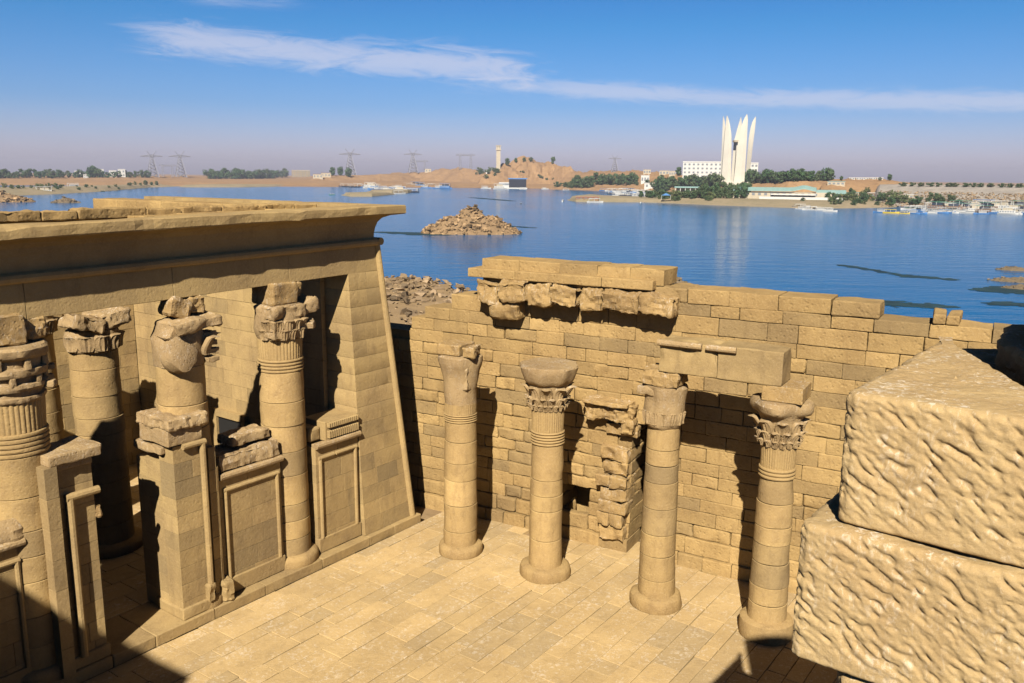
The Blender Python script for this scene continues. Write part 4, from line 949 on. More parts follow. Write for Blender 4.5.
# ------------------------------------------------------------ far trees
def leaf_mat(name, col):
    m, t, p = new_mat(name); at = t.nodes.new('ShaderNodeAttribute'); at.attribute_name = 'tone'
    oi = t.nodes.new('ShaderNodeObjectInfo')
    c = mixc(t, at.outputs['Fac'], tuple(x * .55 for x in col), tuple(x * 1.5 for x in col)); c = mixc(t, mth(t, 'MULTIPLY', oi.outputs['Random'], .4), c, (.09, .085, .035))
    t.links.new(c, p.inputs['Base Color']); p.inputs['Roughness'].default_value = .7; p.inputs['Specular IOR Level'].default_value = .2; return m
M['leaf'] = leaf_mat('foliage', (.036, .074, .028)); M['leaf2'] = leaf_mat('pale_foliage', (.075, .100, .035)); M['bark'] = flat_mat('bark', (.16, .11, .07))
def tree_proto(kind, seed):
    """10 m tree, trunk and crown; scaled when placed"""
    rn = random.Random(seed); T = empty('tree', (0, 0, 0)); tr = MB(); cr_ = MB()
    h0 = {'round': .9, 'broad': .3, 'shrub': .0, 'tall': 1.0}[kind]; H_ = 10; wd_ = {'round': 4.2, 'broad': 6.2, 'shrub': 6.5, 'tall': 2.9}[kind]
    tube(tr, [(0, 0, -1.5), (.1, .05, h0 * .6), (.25, 0, h0 + 2.2), (.2, .1, h0 + 4.2)], [.42, .36, .25, .12], 7)
    for k in range(4):
        a = rn.uniform(0, 6.28); tube(tr, [(.15, .03, h0 * .8 + .5 * k), (math.cos(a) * wd_ * .3, math.sin(a) * wd_ * .3, h0 + 2.2 + k * .5)], [.2, .07], 5)
    lumps = []
    for k in range(15):
        a = rn.uniform(0, 6.28); q = rn.random() ** .6; z = h0 + .8 + (H_ - 1.6 - h0 - .8) * (k + rn.random()) / 15; sh = math.sin(math.pi * min(1, max(.22, (z - h0) / (H_ - h0)))) ** .6
        lumps.append((Vector((math.cos(a) * q * wd_ * .72 * sh, math.sin(a) * q * wd_ * .72 * sh, z)), rn.uniform(1.1, 2.0) * (wd_ / 4.5) ** .4, rn.random()))
    for c, r, tn in lumps:
        for i in range(52):
            d = Vector((rn.gauss(0, 1), rn.gauss(0, 1), rn.gauss(0, .8))).normalized(); p = c + d * r * rn.uniform(.55, 1.05); s = rn.uniform(.35, .75)
            u = Vector((rn.gauss(0, 1), rn.gauss(0, 1), rn.gauss(0, 1))).normalized(); v = u.cross(d + u * .1).normalized()
            cr_.add([p - u * s - v * s * .5, p + u * s * .2 - v * s * .7, p + u * s + v * s * .3, p - u * s * .1 + v * s * .7], [(0, 1, 2, 3)], min(1, max(0, tn * .5 + rn.random() * .5)))
    tr.build('trunk', M['bark'], T); cr_.build('crown', M['leaf2'] if kind == 'shrub' and seed % 2 else M['leaf'], T); return T
PROTO = {k: [tree_proto(k, s * 7 + i * 31) for s in (1, 2)] for i, k in enumerate(('round', 'broad', 'shrub', 'tall'))}
used = set(); trn = random.Random(99)
def put_tree(px, ybase, hpx, dist, kind, label, group, cat='tree', sq=1.0):
    pr = trn.choice(PROTO[kind]); T = dup(pr)
    p = land(px, ybase); s = hpx * hor(p) / FPX / 10.0; p.z -= .4 * s
    T.location = p; T.scale = (s * sq, s * sq, s); T.rotation_euler = (0, 0, trn.uniform(0, 6.28)); tag(T, label, cat, group)
def at_shore(px, y): return hor(at_z(px, y, WATER))
def rowt(x0, x1, n, yb, h, dist, kinds, label, group, jit=1.2, cat='tree', sq=1.0):
    for i in range(n):
        x = x0 + (x1 - x0) * (i + .5) / n + trn.uniform(-jit, jit); put_tree(x, yb + trn.uniform(-.5, .5), h * trn.uniform(.7, 1.2), dist * trn.uniform(.97, 1.03), trn.choice(kinds), label, group, cat, sq)
rowt(-30, 62, 22, 178.0, 7.5, 1650, ('broad', 'round'), 'dark green tree in the long far tree line at the left edge of the view', 'trees in the far line at the left edge')
rowt(62, 100, 8, 177.5, 7.5, 1640, ('broad', 'round'), 'dark tree among the small white houses of the far left shore', 'trees among the far left houses')
put_tree(92, 177.5, 11.5, 1620, 'broad', 'tallest dark tree among the small white houses on the far left shore', None)
rowt(100, 150, 9, 177.5, 6.5, 1640, ('broad', 'round'), 'dark tree right of the small white houses on the far left shore', 'trees right of the far left houses')
rowt(-10, 64, 12, 188.0, 4.2, 1180, ('broad', 'shrub'), 'low dark tree on the nearer left bank behind the white boat', 'low trees on the nearer left bank')
rowt(128, 160, 6, 185.3, 4.0, 1210, ('broad', 'shrub'), 'low dark tree at the tip of the nearer left bank', 'low trees at the tip of the left bank')
rowt(208, 275, 22, 179.0, 9.0, 1560, ('broad', 'broad', 'round'), 'dark green tree in the dense grove standing at the water of the far shore', 'trees of the dense far grove', sq=1.15)
rowt(275, 288, 3, 177.5, 8.0, 1600, ('broad', 'round'), 'tree just right of the dense far grove', 'trees right of the dense far grove')
for x, h in ((333, 8), (341, 8.5), (348, 9)): put_tree(x, 175.5 if x < 346 else 177, h * 1.1, 1330, 'round', {333: 'left one of three round dark trees at the left end of the sandy slope', 341: 'middle one of three round dark trees at the left end of the sandy slope', 348: 'right one of three round dark trees, reaching lowest, at the end of the sandy slope'}[x], 'three round trees on the slope')
put_tree(507, 165.5, 8, 1240, 'round', 'dark bushy tree beside the slim tower on the hill', 'hilltop trees'); put_tree(516, 162.5, 5, 1250, 'round', 'low dark tree on the hilltop, right of the bushy one by the tower', 'hilltop trees')
put_tree(524, 161.5, 4.5, 1250, 'broad', 'broad low tree in the middle of the hilltop', 'hilltop trees'); put_tree(531, 161.5, 4.8, 1250, 'broad', 'low tree right of the middle of the hilltop', 'hilltop trees'); put_tree(553, 163.5, 7.2, 1240, 'tall', 'lone dark tree standing on the right shoulder of the hill', 'hilltop trees')
rowt(480, 500, 5, 171.5, 4.5, 1230, ('broad', 'shrub'), 'low tree on the hill slope left of the slim tower', 'trees left of the slim tower')
rowt(572, 593, 7, 187.5, 12, 1010, ('broad', 'round'), 'dark tree in the clump by the water at the foot of the hill', 'trees at the foot of the hill', sq=.9)
rowt(596, 636, 12, 184.5, 11, 1020, ('round', 'broad', 'tall'), 'dark tree behind the row of moored boats in the middle of the far shore', 'trees behind the moored boats')
rowt(655, 668, 4, 191.5, 15, 900, ('round', 'broad'), 'tall dark tree at the waterside left of the white monument', 'waterside trees left of the monument', sq=.9)
rowt(668, 720, 15, 187.5, 13, 960, ('broad', 'round'), 'green tree in the park at the foot of the white monument', 'park trees by the monument', sq=.95)
put_tree(679, 176, 9.5, 1010, 'round', 'round tree standing above the park left of the white hotel', None)
rowt(700, 750, 20, 198.0, 15, 860, ('broad', 'round'), 'big dark waterside tree in front of the white monument', 'big waterside trees before the monument', sq=.75)
rowt(640, 720, 22, 197.5, 7.5, 0, ('broad', 'round', 'shrub'), 'green waterside tree on the bank around the small open pavilion', 'waterside trees around the small pavilion', sq=1.1)
rowt(826, 905, 16, 200.5, 7.0, 0, ('broad', 'shrub', 'round'), 'green shore tree between the long pavilion and the yellow launch', 'shore trees right of the long pavilion', sq=1.1)
rowt(745, 786, 11, 182.5, 12, 980, ('broad', 'round'), 'green tree right of the white monument above the green roof', 'trees right of the monument')
rowt(783, 832, 14, 181.0, 11, 1080, ('broad', 'round'), 'dark tree in the grove behind the sandy mound', 'trees behind the sandy mound')
put_tree(800, 177, 8, 1120, 'tall', 'tall thin tree sticking out above the grove behind the mound', None)
put_tree(841, 180.5, 4.5, 950, 'round', 'small tree on the crest of the brown hill, left end', 'trees on the brown hill'); put_tree(889, 180.5, 6.5, 950, 'round', 'tree on the crest of the brown hill, right end', 'trees on the brown hill'); put_tree(880, 180.5, 3.5, 955, 'broad', 'low bush on the crest of the brown hill left of its biggest tree', 'trees on the brown hill')
for i, (x, w) in enumerate(((903, 9), (912, 8), (921, 9), (931, 10), (938, 8), (949, 10), (955, 8), (966, 10), (974, 9), (981, 8), (991, 9), (1002, 9), (1010, 8), (1019, 10), (1028, 9), (1040, 9))):
    put_tree(x, 186.2 + (x - 903) * .012, 4.0, 1040, 'broad', 'low round dark bush in the row along the top of the dam', 'bushes along the dam crest', 'bush', w / 5.2)
for x, yb, h, k, lb in ((837, 199, 9, 'broad', 'bushy tree at the shore left of the white-roofed hut'), (851, 197, 9, 'round', 'green tree above the white-roofed hut on the right shore'), (865, 199, 11, 'shrub', 'pale bushy tree right of the white-roofed hut'), (881, 201, 9, 'broad', 'dark bush above the yellow boat'), (895, 203, 12, 'shrub', 'pale brownish tree among the right moored boats'), (930, 200, 8, 'tall', 'pointed dark tree behind the right moored boats'), (890, 206, 9, 'broad', 'dark tree at the water behind the yellow boat'), (905, 203, 8, 'shrub', 'low bush right of the yellow boat')):
    put_tree(x, yb, h, at_shore(x, 206.5), k, lb, None)
for x0, x1, n, y0, y1, h, lb in ((800, 880, 16, 199, 205.5, 4.5, 'low bush on the bank between the pavilion and the yellow launch'), (556, 578, 8, 186, 188.5, 5, 'low bush at the water left of the tree clump below the hill'), (650, 700, 14, 196, 201.5, 5, 'low bush on the bank in front of the small pavilion'), (700, 716, 5, 198, 201, 6, 'low bush on the bank beside the big waterside trees'), (905, 960, 12, 198, 206, 5, 'low bush on the foot of the dam behind the right moorings'), (475, 500, 8, 170, 184, 4, 'low bush on the left slope of the rocky hill'), (520, 600, 14, 172, 187, 2.6, 'tiny bush dotted on the right slope of the rocky hill'), (598, 650, 12, 180, 186, 4, 'low bush on the sand behind the middle moorings'), (10, 130, 18, 184, 190, 2.6, 'tiny bush dotted on the nearer left bank')):
    for i in range(n): put_tree(trn.uniform(x0, x1), trn.uniform(y0, y1), h * trn.uniform(.6, 1.3), 0, trn.choice(('shrub', 'broad')), lb, lb.replace('low bush', 'bushes').replace('tiny bush', 'tiny bushes'), 'bush', 1.3)
def dam_rocks():
    mb = MB(); rn = random.Random(8)
    for i in range(1500):
        px = rn.uniform(880, 1060); h = land(px, rn.uniform(191 + (px - 880) * .02, 207)); z = rn.uniform(.8, 2.4)
        rock(mb, (h.x, h.y, h.z + .2), (z * 1.5, z * 1.2, z), rn, rn.random(), n=8)
    tag(mb.build('rockfill', M['rubble']), 'grey boulders of rockfill covering the lower slope of the dam at the right', 'rockfill', kind='stuff')
dam_rocks()

# ------------------------------------------------------------ buildings
M['white'] = flat_mat('white_paint', (.58, .56, .51), .7, .05); M['cream'] = flat_mat('cream_plaster', (.46, .39, .28), .8, .08); M['mono'] = flat_mat('white_concrete', (.62, .565, .46), .75, .06, .06)
M['darkwin'] = flat_mat('window_dark', (.20, .21, .22), .4); M['greenroof'] = flat_mat('pale_green_roof', (.22, .34, .31), .6, .1); M['redroof'] = flat_mat('red_roof', (.40, .17, .10), .7); M['bluep'] = flat_mat('blue_paint', (.08, .20, .42), .5); M['steel'] = flat_mat('grey_steel', (.26, .26, .30), .5, .1, .3)
M['yellow'] = flat_mat('yellow_paint', (.70, .48, .05), .5); M['green'] = flat_mat('green_paint', (.06, .20, .12), .5); M['darkhull'] = flat_mat('dark_hull', (.04, .05, .07), .5); M['brown'] = flat_mat('brown_wood', (.22, .12, .06), .6); M['black'] = flat_mat('black_panel', (.02, .022, .03), .4)
def building(px, ybase, wpx, hpx, dist, label, name='house', cat='house', wall='white', roof=None, floors=1, nwin=4, depth=None, group=None, turn=0.0):
    p = land(px, ybase); dist = hor(p); sc = dist / FPX; W = wpx * sc; Hh = hpx * sc; D = depth or W * .6
    o = empty(name, p, -math.atan2(p.x, p.y) + turn); tag(o, label, cat, group)
    mb = MB(); box(mb, -W / 2, W / 2, 0, D, -4, Hh); mb.build('wall', M[wall], o)
    mb = MB(); box(mb, -W / 2 - .4, W / 2 + .4, -.4, D + .4, Hh, Hh + max(.5, Hh * .07)); mb.build('roof', M[roof or wall], o)
    fh = Hh / floors; w0 = W / nwin
    for f in range(floors):
        for i in range(nwin):
            mb = MB(); x = -W / 2 + (i + .5) * w0; z = (f + .3) * fh; a = min(w0 * .3, 1.6); box(mb, x - a, x + a, -.18, .1, z, z + fh * .45); mb.build('window', M['darkwin'], o)
    return o
building(702, 178.5, 37, 15, 1120, 'long white hotel block left of the white monument', 'hotel', 'hotel', 'white', 'white', 4, 9, 16)
building(752, 177, 10, 12.5, 1120, 'short white wing showing just right of the white monument', 'hotel', 'hotel', 'white', 'white', 3, 3, 16)
building(688, 177, 7, 13, 1110, 'narrow white tower block at the left end of the white hotel', 'hotel', 'hotel', 'white', 'white', 4, 2, 12)
for a in ((78, 177, 5, 5.0, 1690, 'small white house left of the tallest far-left tree'), (101, 177, 5, 6.5, 1700, 'small pale house just right of the tallest far-left tree'), (113, 177, 6, 5.5, 1700, 'white house standing between the far-left trees, second from the right'), (122, 177, 6, 6.5, 1700, 'white house at the right end of the far-left tree group'), (86, 178, 4, 3, 1600, 'tiny pale house at the foot of the tallest far-left tree')):
    building(*a[:5], a[5], group='white houses on the far left shore', nwin=2, floors=2)
building(237, 171.5, 17, 3.5, 1800, 'long pale building showing its roof above the dense far grove', 'house', 'house', 'cream', 'white', 1, 6)
building(301, 177, 17, 6, 1650, 'grey apartment block on the far shore right of the dense grove', 'apartment_block', 'apartment block', 'greyland', 'cream', 3, 6)
building(318, 178.5, 9, 4.0, 1250, 'small sand-coloured house on the point at the left end of the sandy slope', 'house', 'house', 'cream', 'brown', 1, 3)
building(326, 177.5, 9, 4.2, 1260, 'brown-roofed house right of the small sand-coloured one on the point', 'house', 'house', 'cream', 'brown', 1, 3)
building(428, 172.4, 6, 3.2, 1420, 'tiny cream hut on the top of the sandy slope', 'hut', 'hut', 'cream', 'cream', 1, 2)
building(489.5, 166.8, 7, 2.4, 1230, 'white-roofed villa on the hill left of the slim tower', 'villa', 'villa', 'white', 'white', 1, 3)
for a in ((645, 183, 8, 7, 1000, 'white house with a flat roof left of the waterside trees'), (652, 188.5, 15, 5, 960, 'wide white restaurant building behind the middle moored boats'), (664, 175.0, 9, 4, 1180, 'small cream house on the ridge left of the hotel'), (647, 174, 7, 4, 1200, 'tiny pale house on the sandy ridge, second left of the hotel'), (672, 176, 6, 4.5, 1150, 'small pale house hidden to the roof beside the round tree')):
    building(*a[:5], a[5], nwin=3, wall='white' if a[0] in (645, 652) else 'cream')
building(836, 185.5, 15, 3.5, 930, 'pale house roof at the left foot of the brown hill', 'house', 'house', 'cream', 'greenroof', 1, 4)
building(867, 197.5, 13, 4.0, at_shore(867, 206), 'open hut with a flat white roof on the right shore', 'hut', 'hut', 'brown', 'white', 1, 3)
building(909, 198.5, 7, 3.4, at_shore(909, 207), 'small cream hut behind the right moored boats', 'hut', 'hut', 'cream', 'white', 1, 2)
building(851, 196.5, 13, 3.4, at_shore(850, 205), 'low pale-green-roofed shed left of the white-roofed hut', 'shed', 'shed', 'cream', 'greenroof', 1, 3)
for i, x in enumerate((852, 859, 866, 873, 880)): building(x, 179.3, 5, 1.3, 980, 'small white hut in the row along the crest of the brown hill', 'hut', 'hut', 'white', 'white', 1, 2, group='white huts on the brown hill')
for i, (x, y, w) in enumerate(((748, 203.3, 22), (686, 202.3, 9), (676, 200.5, 12))): pass
def pavilion():
    d = at_shore(780, 203.5); p = at_d(782, 196.5, d); sc = d / FPX; o = empty('lakeside_pavilion', p, -math.atan2(p.x, p.y) + R_(-3)); tag(o, 'long low lakeside pavilion with pale green roofs in front of the sandy mound', 'pavilion')
    mb = MB(); box(mb, -45 * sc, 47 * sc, 0, 16, -5, 4.0 * sc); mb.build('wall', M['cream'], o)
    mb = MB(); vs = []; n = 46
    for i in range(n + 1):
        x = (-47 + 77 * i / n) * sc; zz = (8.4 + (2.2 * math.exp(-((i / n - .86) / .09) ** 2))) * sc
        vs += [(x, -2, zz - 2.6 * sc), (x, 6, zz), (x, 18, zz - .8 * sc), (x, 18, zz - 2.0 * sc), (x, -2, zz - 3.6 * sc)]
    fs = [(i * 5 + k, i * 5 + (k + 1) % 5, (i + 1) * 5 + (k + 1) % 5, (i + 1) * 5 + k) for i in range(n) for k in range(5)] + [(0, 1, 2, 3, 4), tuple(n * 5 + k for k in range(5))]
    mb.add(vs, fs, .5); mb.build('roof', M['greenroof'], o)
    mb = MB(); box(mb, 30 * sc, 56 * sc, 3, 18, 3 * sc, 6.5 * sc); mb.build('side_roof', M['greenroof'], o)
    mb = MB(); box(mb, -20 * sc, 56 * sc, -9, -1, -6, -.2 * sc); mb.build('terrace', M['white'], o)
    mb = MB(); box(mb, -10 * sc, 30 * sc, -6, -1.5, 1.5 * sc, 2.5 * sc); mb.build('awning', M['white'], o)
    for i in range(14): mb = MB(); x = (-43 + i * 5.6) * sc; box(mb, x - 1.4, x + 1.4, -.2, .1, .9 * sc, 3.0 * sc); mb.build('window', M['darkwin'], o)
pavilion()
def low_pavilion():
    d = at_shore(690, 202); p = at_d(690, 193.5, d); sc = d / FPX; o = empty('lakeside_pavilion', p, -math.atan2(p.x, p.y)); tag(o, 'smaller flat-roofed open pavilion at the waterside, left of the big dark trees', 'pavilion')
    mb = MB(); box(mb, -15 * sc, 20 * sc, 0, 12, 5.2 * sc, 6.6 * sc); mb.build('roof', M['greenroof'], o)
    mb = MB(); box(mb, -13 * sc, 18 * sc, 5, 12, -4, 5.2 * sc); mb.build('wall', M['cream'], o)
    for i in range(8): mb = MB(); x = (-14 + i * 4.7) * sc; box(mb, x - .3, x + .3, .6, 1.2, -4, 5.2 * sc); mb.build('post', M['white'], o)
    d = at_shore(666, 203); p = at_d(666, 197.5, d)
    o = empty('tent', p, -math.atan2(p.x, p.y)); tag(o, 'blue tent canopy on the bank left of the small pavilion', 'tent')
    mb = MB(); mb.add([(-4.5, 0, 2), (4.5, 0, 2), (4.5, 6, 2), (-4.5, 6, 2), (0, 3, 4.2)], [(0, 1, 4), (1, 2, 4), (2, 3, 4), (3, 0, 4), (0, 3, 2, 1)]); mb.build('canopy', M['bluep'], o)
    for x, y in ((-4.3, .2), (4.3, .2), (-4.3, 5.8), (4.3, 5.8)): mb = MB(); box(mb, x - .12, x + .12, y - .12, y + .12, -2, 2); mb.build('pole', M['white'], o)
low_pavilion()

def monument():
    p = land(735.5, 183); d = hor(p); sc = d / FPX; o = empty('lotus_monument', p, -math.atan2(p.x, p.y)); tag(o, 'tall white monument of five pointed petal blades rising above the park trees', 'monument')
    Hh = (183 - 120) * sc
    PET = [(6, 3.0, .985, [(0, -14.3, -10.8), (.75, -14.8, -11.6), (.93, -15.0, -13.2), (1, -15.0, -14.7)]),
           (-6, 4.5, .985, [(0, -13.2, -4.4), (.55, -12.6, -5.6), (.72, -12.3, -6.3), (.85, -12.1, -7.9), (.94, -11.9, -9.4), (1, -11.6, -11.1)]),
           (8, 3.5, .97, [(0, -4.5, 2.0), (.62, -3.8, 3.0), (.8, -1.6, 3.0), (.93, .2, 2.4), (1, 1.2, 1.7)]),
           (-7, 4.5, 1.0, [(0, -1.8, 8.0), (.5, -.3, 8.0), (.68, .6, 8.0), (.82, 2.2, 7.9), (.93, 4.2, 7.8), (1, 6.4, 7.0)]),
           (2, 4.0, .97, [(0, 8.6, 12.2), (.5, 9.4, 13.6), (.68, 9.7, 14.3), (.82, 10.6, 14.8), (.93, 12.1, 15.1), (1, 14.4, 15.0)])]
    for y, th, h, tab in PET:
        n = 24; vs = []; fs = []
        for i in range(n + 1):
            t = i / n; xl = lerp_tab([(q[0], q[1]) for q in tab], t) * sc; xr = lerp_tab([(q[0], q[2]) for q in tab], t) * sc; z = Hh * h * t; dy = th * (1 - .75 * max(0, t - .5) * 2)
            m_ = xl * .35 + xr * .65
            vs += [(xl, y, z), (m_, y - dy, z), (xr, y - .2 * dy, z), (xr, y + .6 * dy, z), (xl, y + .8 * dy, z)]
        for i in range(n):
            for j in range(5): fs.append((i * 5 + j, i * 5 + (j + 1) % 5, (i + 1) * 5 + (j + 1) % 5, (i + 1) * 5 + j))
        fs += [(4, 3, 2, 1, 0), tuple(n * 5 + j for j in range(5))]
        mb = MB(); mb.add(vs, fs); mb.build('petal', M['mono'], o)
    z = Hh * .60; mb = MB(); lathe(mb, [(z, 5), (z, 7.0), (z + 2.6, 7.5), (z + 2.6, 5)], 32, smooth=False); mb.build('viewing_ring', M['cream'], o)
    mb = MB(); lathe(mb, [(-9, 2.4), (z + 1, 2.0)], 16); mb.build('core_column', M['mono'], o)
    mb = MB(); lathe(mb, [(-9, 22), (.8, 22), (1.4, 20), (1.4, 1)], 40, smooth=False); mb.build('base', M['mono'], o)
monument()
def slim_tower():
    p = land(498.3, 169); d = hor(p); sc = d / FPX; o = empty('slim_tower', p, -math.atan2(p.x, p.y)); tag(o, 'slim sand-coloured tower with a wider head standing on the hill', 'tower')
    w = 2.0 * sc; h = 22.5 * sc
    mb = MB(); box(mb, -w, w, -w, w, -6, h * .80); mb.build('shaft', M['cream'], o)
    mb = MB(); box(mb, -w * 1.35, w * 1.35, -w * 1.35, w * 1.35, h * .80, h * .84); box(mb, -w * 1.1, w * 1.1, -w * 1.1, w * 1.1, h * .84, h * .98); box(mb, -w * 1.35, w * 1.35, -w * 1.35, w * 1.35, h * .98, h); mb.build('head', M['cream'], o)
    for x in (-.5, .5): mb = MB(); box(mb, x * w * 1.1 - .5, x * w * 1.1 + .5, -w * 1.1 - .1, -w * 1.1 + .1, h * .87, h * .96); mb.build('window', M['darkwin'], o)
slim_tower()

# ------------------------------------------------------------ power pylons
def pylon_proto(kind):
    o = empty('power_pylon', (0, 0, 0)); mb = MB(); bar = lambda a, b, r=.035: tube(mb, [a, b], r, 4)
    def hw(z): return .20 - .15 * min(1, z / .72)
    if kind == 'tree':
        zs = [0, .14, .28, .40, .52, .62, .72, .86]
        for sx in (-1, 1):
            for sy in (-1, 1):
                for a, b in zip(zs, zs[1:]): bar((sx * hw(a), sy * hw(a), a), (sx * hw(b), sy * hw(b), b), .016)
        for a, b in zip(zs, zs[1:]):
            for s in (-1, 1):
                bar((-hw(a), s * hw(a), a), (hw(b), s * hw(b), b), .009); bar((hw(a), s * hw(a), a), (-hw(b), s * hw(b), b), .009); bar((s * hw(a), -hw(a), a), (s * hw(b), hw(b), b), .009); bar((s * hw(a), hw(a), a), (s * hw(b), -hw(b), b), .009)
        mb.build('tower_frame', M['steel'], o)
        mb = MB()
        for s in (-1, 1):
            tube(mb, [(0, 0, .86), (s * .40, 0, .80)], .013, 4); tube(mb, [(0, 0, .78), (s * .40, 0, .80)], .013, 4)
            for k in range(4): tube(mb, [(s * .1 * k, 0, .865 - .015 * k), (s * .1 * (k + .5), 0, .79)], .008, 4); tube(mb, [(s * .1 * (k + 1), 0, .85 - .015 * k), (s * .1 * (k + .5), 0, .79)], .008, 4)
            tube(mb, [(s * .05, 0, .84), (s * .17, 0, 1.0)], .012, 4)
        mb.build('crossarm', M['steel'], o)
    else:
        for sx in (-.34, .34):
            for d in (-.05, .05): bar((sx + d * 1.6, 0, 0), (sx + d, 0, .86), .015)
            for k in range(7): bar((sx - .07, 0, k * .12), (sx + .07, 0, k * .12 + .12), .009); bar((sx + .07, 0, k * .12), (sx - .07, 0, k * .12 + .12), .009)
        bar((-.34, 0, .84), (.34, 0, .84), .012); mb.build('tower_frame', M['steel'], o)
        mb = MB(); tube(mb, [(-.62, 0, .86), (0, 0, .87), (.62, 0, .86)], .016, 4); tube(mb, [(-.6, 0, .94), (.6, 0, .94)], .012, 4)
        for k in range(12): tube(mb, [(-.6 + k * .1, 0, .86), (-.55 + k * .1, 0, .94)], .008, 4); tube(mb, [(-.5 + k * .1, 0, .86), (-.55 + k * .1, 0, .94)], .008, 4)
        for s in (-.34, .34): tube(mb, [(s, 0, .9), (s, 0, 1.0)], .012, 4)
        mb.build('crossarm', M['steel'], o)
    return o
PY = {'tree': pylon_proto('tree'), 'gate': pylon_proto('gate')}; first = {'tree': True, 'gate': True}
for px, yb, h, d, kind, lb in ((153, 177, 23.5, 1800, 'tree', 'grey lattice power pylon, leftmost of the two standing close together on the far left'), (181, 177, 23.5, 1800, 'tree', 'grey lattice power pylon, right one of the two standing close together on the far left'), (350.5, 175.5, 25.5, 1500, 'tree', 'power pylon with spread arms behind the three round trees'), (413, 172.5, 22, 1500, 'tree', 'tallest power pylon standing on the sandy slope'), (420.5, 172, 12.5, 1600, 'gate', 'wide two-legged power pylon just right of the tallest one on the slope'), (465.5, 169, 15.5, 1500, 'gate', 'faint two-legged power pylon left of the slim tower'), (614.5, 172, 16.5, 1700, 'tree', 'faint lone pylon on the desert ridge left of the monument'), (168, 177, 12, 2300, 'gate', 'small faint pylon between the two far left ones')):
    o = PY[kind] if first[kind] else dup(PY[kind]); first[kind] = False; p = land(px, yb); p.z -= 1; d = hor(p); s = h * d / FPX; o.location = p; o.scale = (s, s, s); o.rotation_euler = (0, 0, -math.atan2(p.x, p.y) + R_(8)); tag(o, lb, 'power pylon', 'power pylons on the far shore')

# ------------------------------------------------------------ boats
def boat_proto(kind, hull, top):
    """10 m long boat lying along x"""
    o = empty('boat', (0, 0, 0)); mb = MB(); n = 12; vs = []; fs = []; L_ = 10.0; hb = 1.35 if kind != 'barge' else 2.0
    for i in range(n + 1):
        t = i / n; x = -L_ / 2 + L_ * t; w = hb * (min(1, 1 - max(0, (t - .6) / .4) ** 2) * .97 + .03) * (.8 + .2 * min(1, t * 5)); zt = .75 + .7 * max(0, t - .5) ** 2 * 2 + .1 * (1 - t)
        vs += [(x, -w, zt), (x, -w * .75, -.1), (x, 0, -.5), (x, w * .75, -.1), (x, w, zt), (x, w * .8, zt - .12), (x, -w * .8, zt - .12)]
    for i in range(n):
        for k in range(7): fs.append((i * 7 + k, i * 7 + (k + 1) % 7, (i + 1) * 7 + (k + 1) % 7, (i + 1) * 7 + k))
    fs += [tuple(range(7)), tuple(n * 7 + k for k in range(7))]
    mb.add(vs, fs); mb.build('hull', M[hull], o)
    mb = MB()
    if kind == 'motor':
        box(mb, -3.2, 1.8, -.95, .95, .6, 1.9); mb.build('cabin', M['white'], o)
        mb = MB(); box(mb, -3.0, 1.85, -.98, .98, 1.15, 1.65); mb.build('window', M['darkwin'], o)
        mb = MB(); box(mb, -4.4, 2.2, -1.2, 1.2, 2.5, 2.66); mb.build('canopy', M[top], o)
        for x in (-4.2, 2.0):
            for y in (-1.05, 1.05): mb = MB(); box(mb, x - .06, x + .06, y - .06, y + .06, .6, 2.5); mb.build('post', M['white'], o)
    elif kind == 'open':
        box(mb, -4.0, 3.0, -1.25, 1.25, 2.3, 2.48); mb.build('canopy', M[top], o)
        for x in (-3.8, -.5, 2.8):
            for y in (-1.1, 1.1): mb = MB(); box(mb, x - .07, x + .07, y - .07, y + .07, .6, 2.3); mb.build('post', M['white'], o)
        mb = MB(); 
        for x in (-3, -1.5, 0, 1.5): box(mb, x - .25, x + .25, -.95, .95, .5, .95)
        mb.build('bench', M['brown'], o)
    else:
        box(mb, -4.3, 3.4, -1.6, 1.6, .6, 2.2); mb.build('cabin', M[{'darkhull': 'brown', 'bluep': 'bluep'}.get(hull, 'white')], o)
        mb = MB(); box(mb, -2.5, 2.0, -1.3, 1.3, 2.2, 3.5); mb.build('upper_cabin', M['darkhull' if hull != 'white' else 'cream'], o)
        mb = MB()
        for k in range(6): box(mb, -4.0 + k * 1.2, -3.2 + k * 1.2, -1.64, 1.64, 1.2, 1.9)
        mb.build('window', M['darkwin'], o)
        mb = MB(); box(mb, -4.5, 3.6, -1.75, 1.75, 3.9, 4.05); mb.build('canopy', M[top], o)
        for x in (-4.3, -.5, 3.4):
            for y in (-1.6, 1.6): mb = MB(); box(mb, x - .07, x + .07, y - .07, y + .07, 2.2, 3.9); mb.build('post', M['white'], o)
    return o
KINDS = {'white motor': ('motor', 'white', 'white'), 'blue motor': ('motor', 'bluep', 'white'), 'white open': ('open', 'white', 'white'), 'blue open': ('open', 'bluep', 'bluep'), 'yellow open': ('open', 'yellow', 'yellow'), 'dark open': ('open', 'darkhull', 'white'), 'green open': ('open', 'green', 'cream'), 'white cruiser': ('barge', 'white', 'white'), 'dark cruiser': ('barge', 'darkhull', 'green'), 'blue cruiser': ('barge', 'bluep', 'bluep')}
BP = {k: boat_proto(*v) for k, v in KINDS.items()}; bfirst = {k: True for k in BP}; brn = random.Random(17)
def put_boat(px, py, lpx, kind, label, group=None, ang=None):
    o = BP[kind] if bfirst[kind] else dup(BP[kind]); bfirst[kind] = False
    p = at_z(px, py, WATER); s = lpx * hor(p) / FPX / 10.0; o.location = p; s = min(s, 2.6); o.scale = (s, s, s)
    o.rotation_euler = (0, 0, -math.atan2(p.x, p.y) + (R_(ang) if ang is not None else R_(brn.choice((0, 180)) + brn.uniform(-25, 25)))); tag(o, label, 'boat', group)
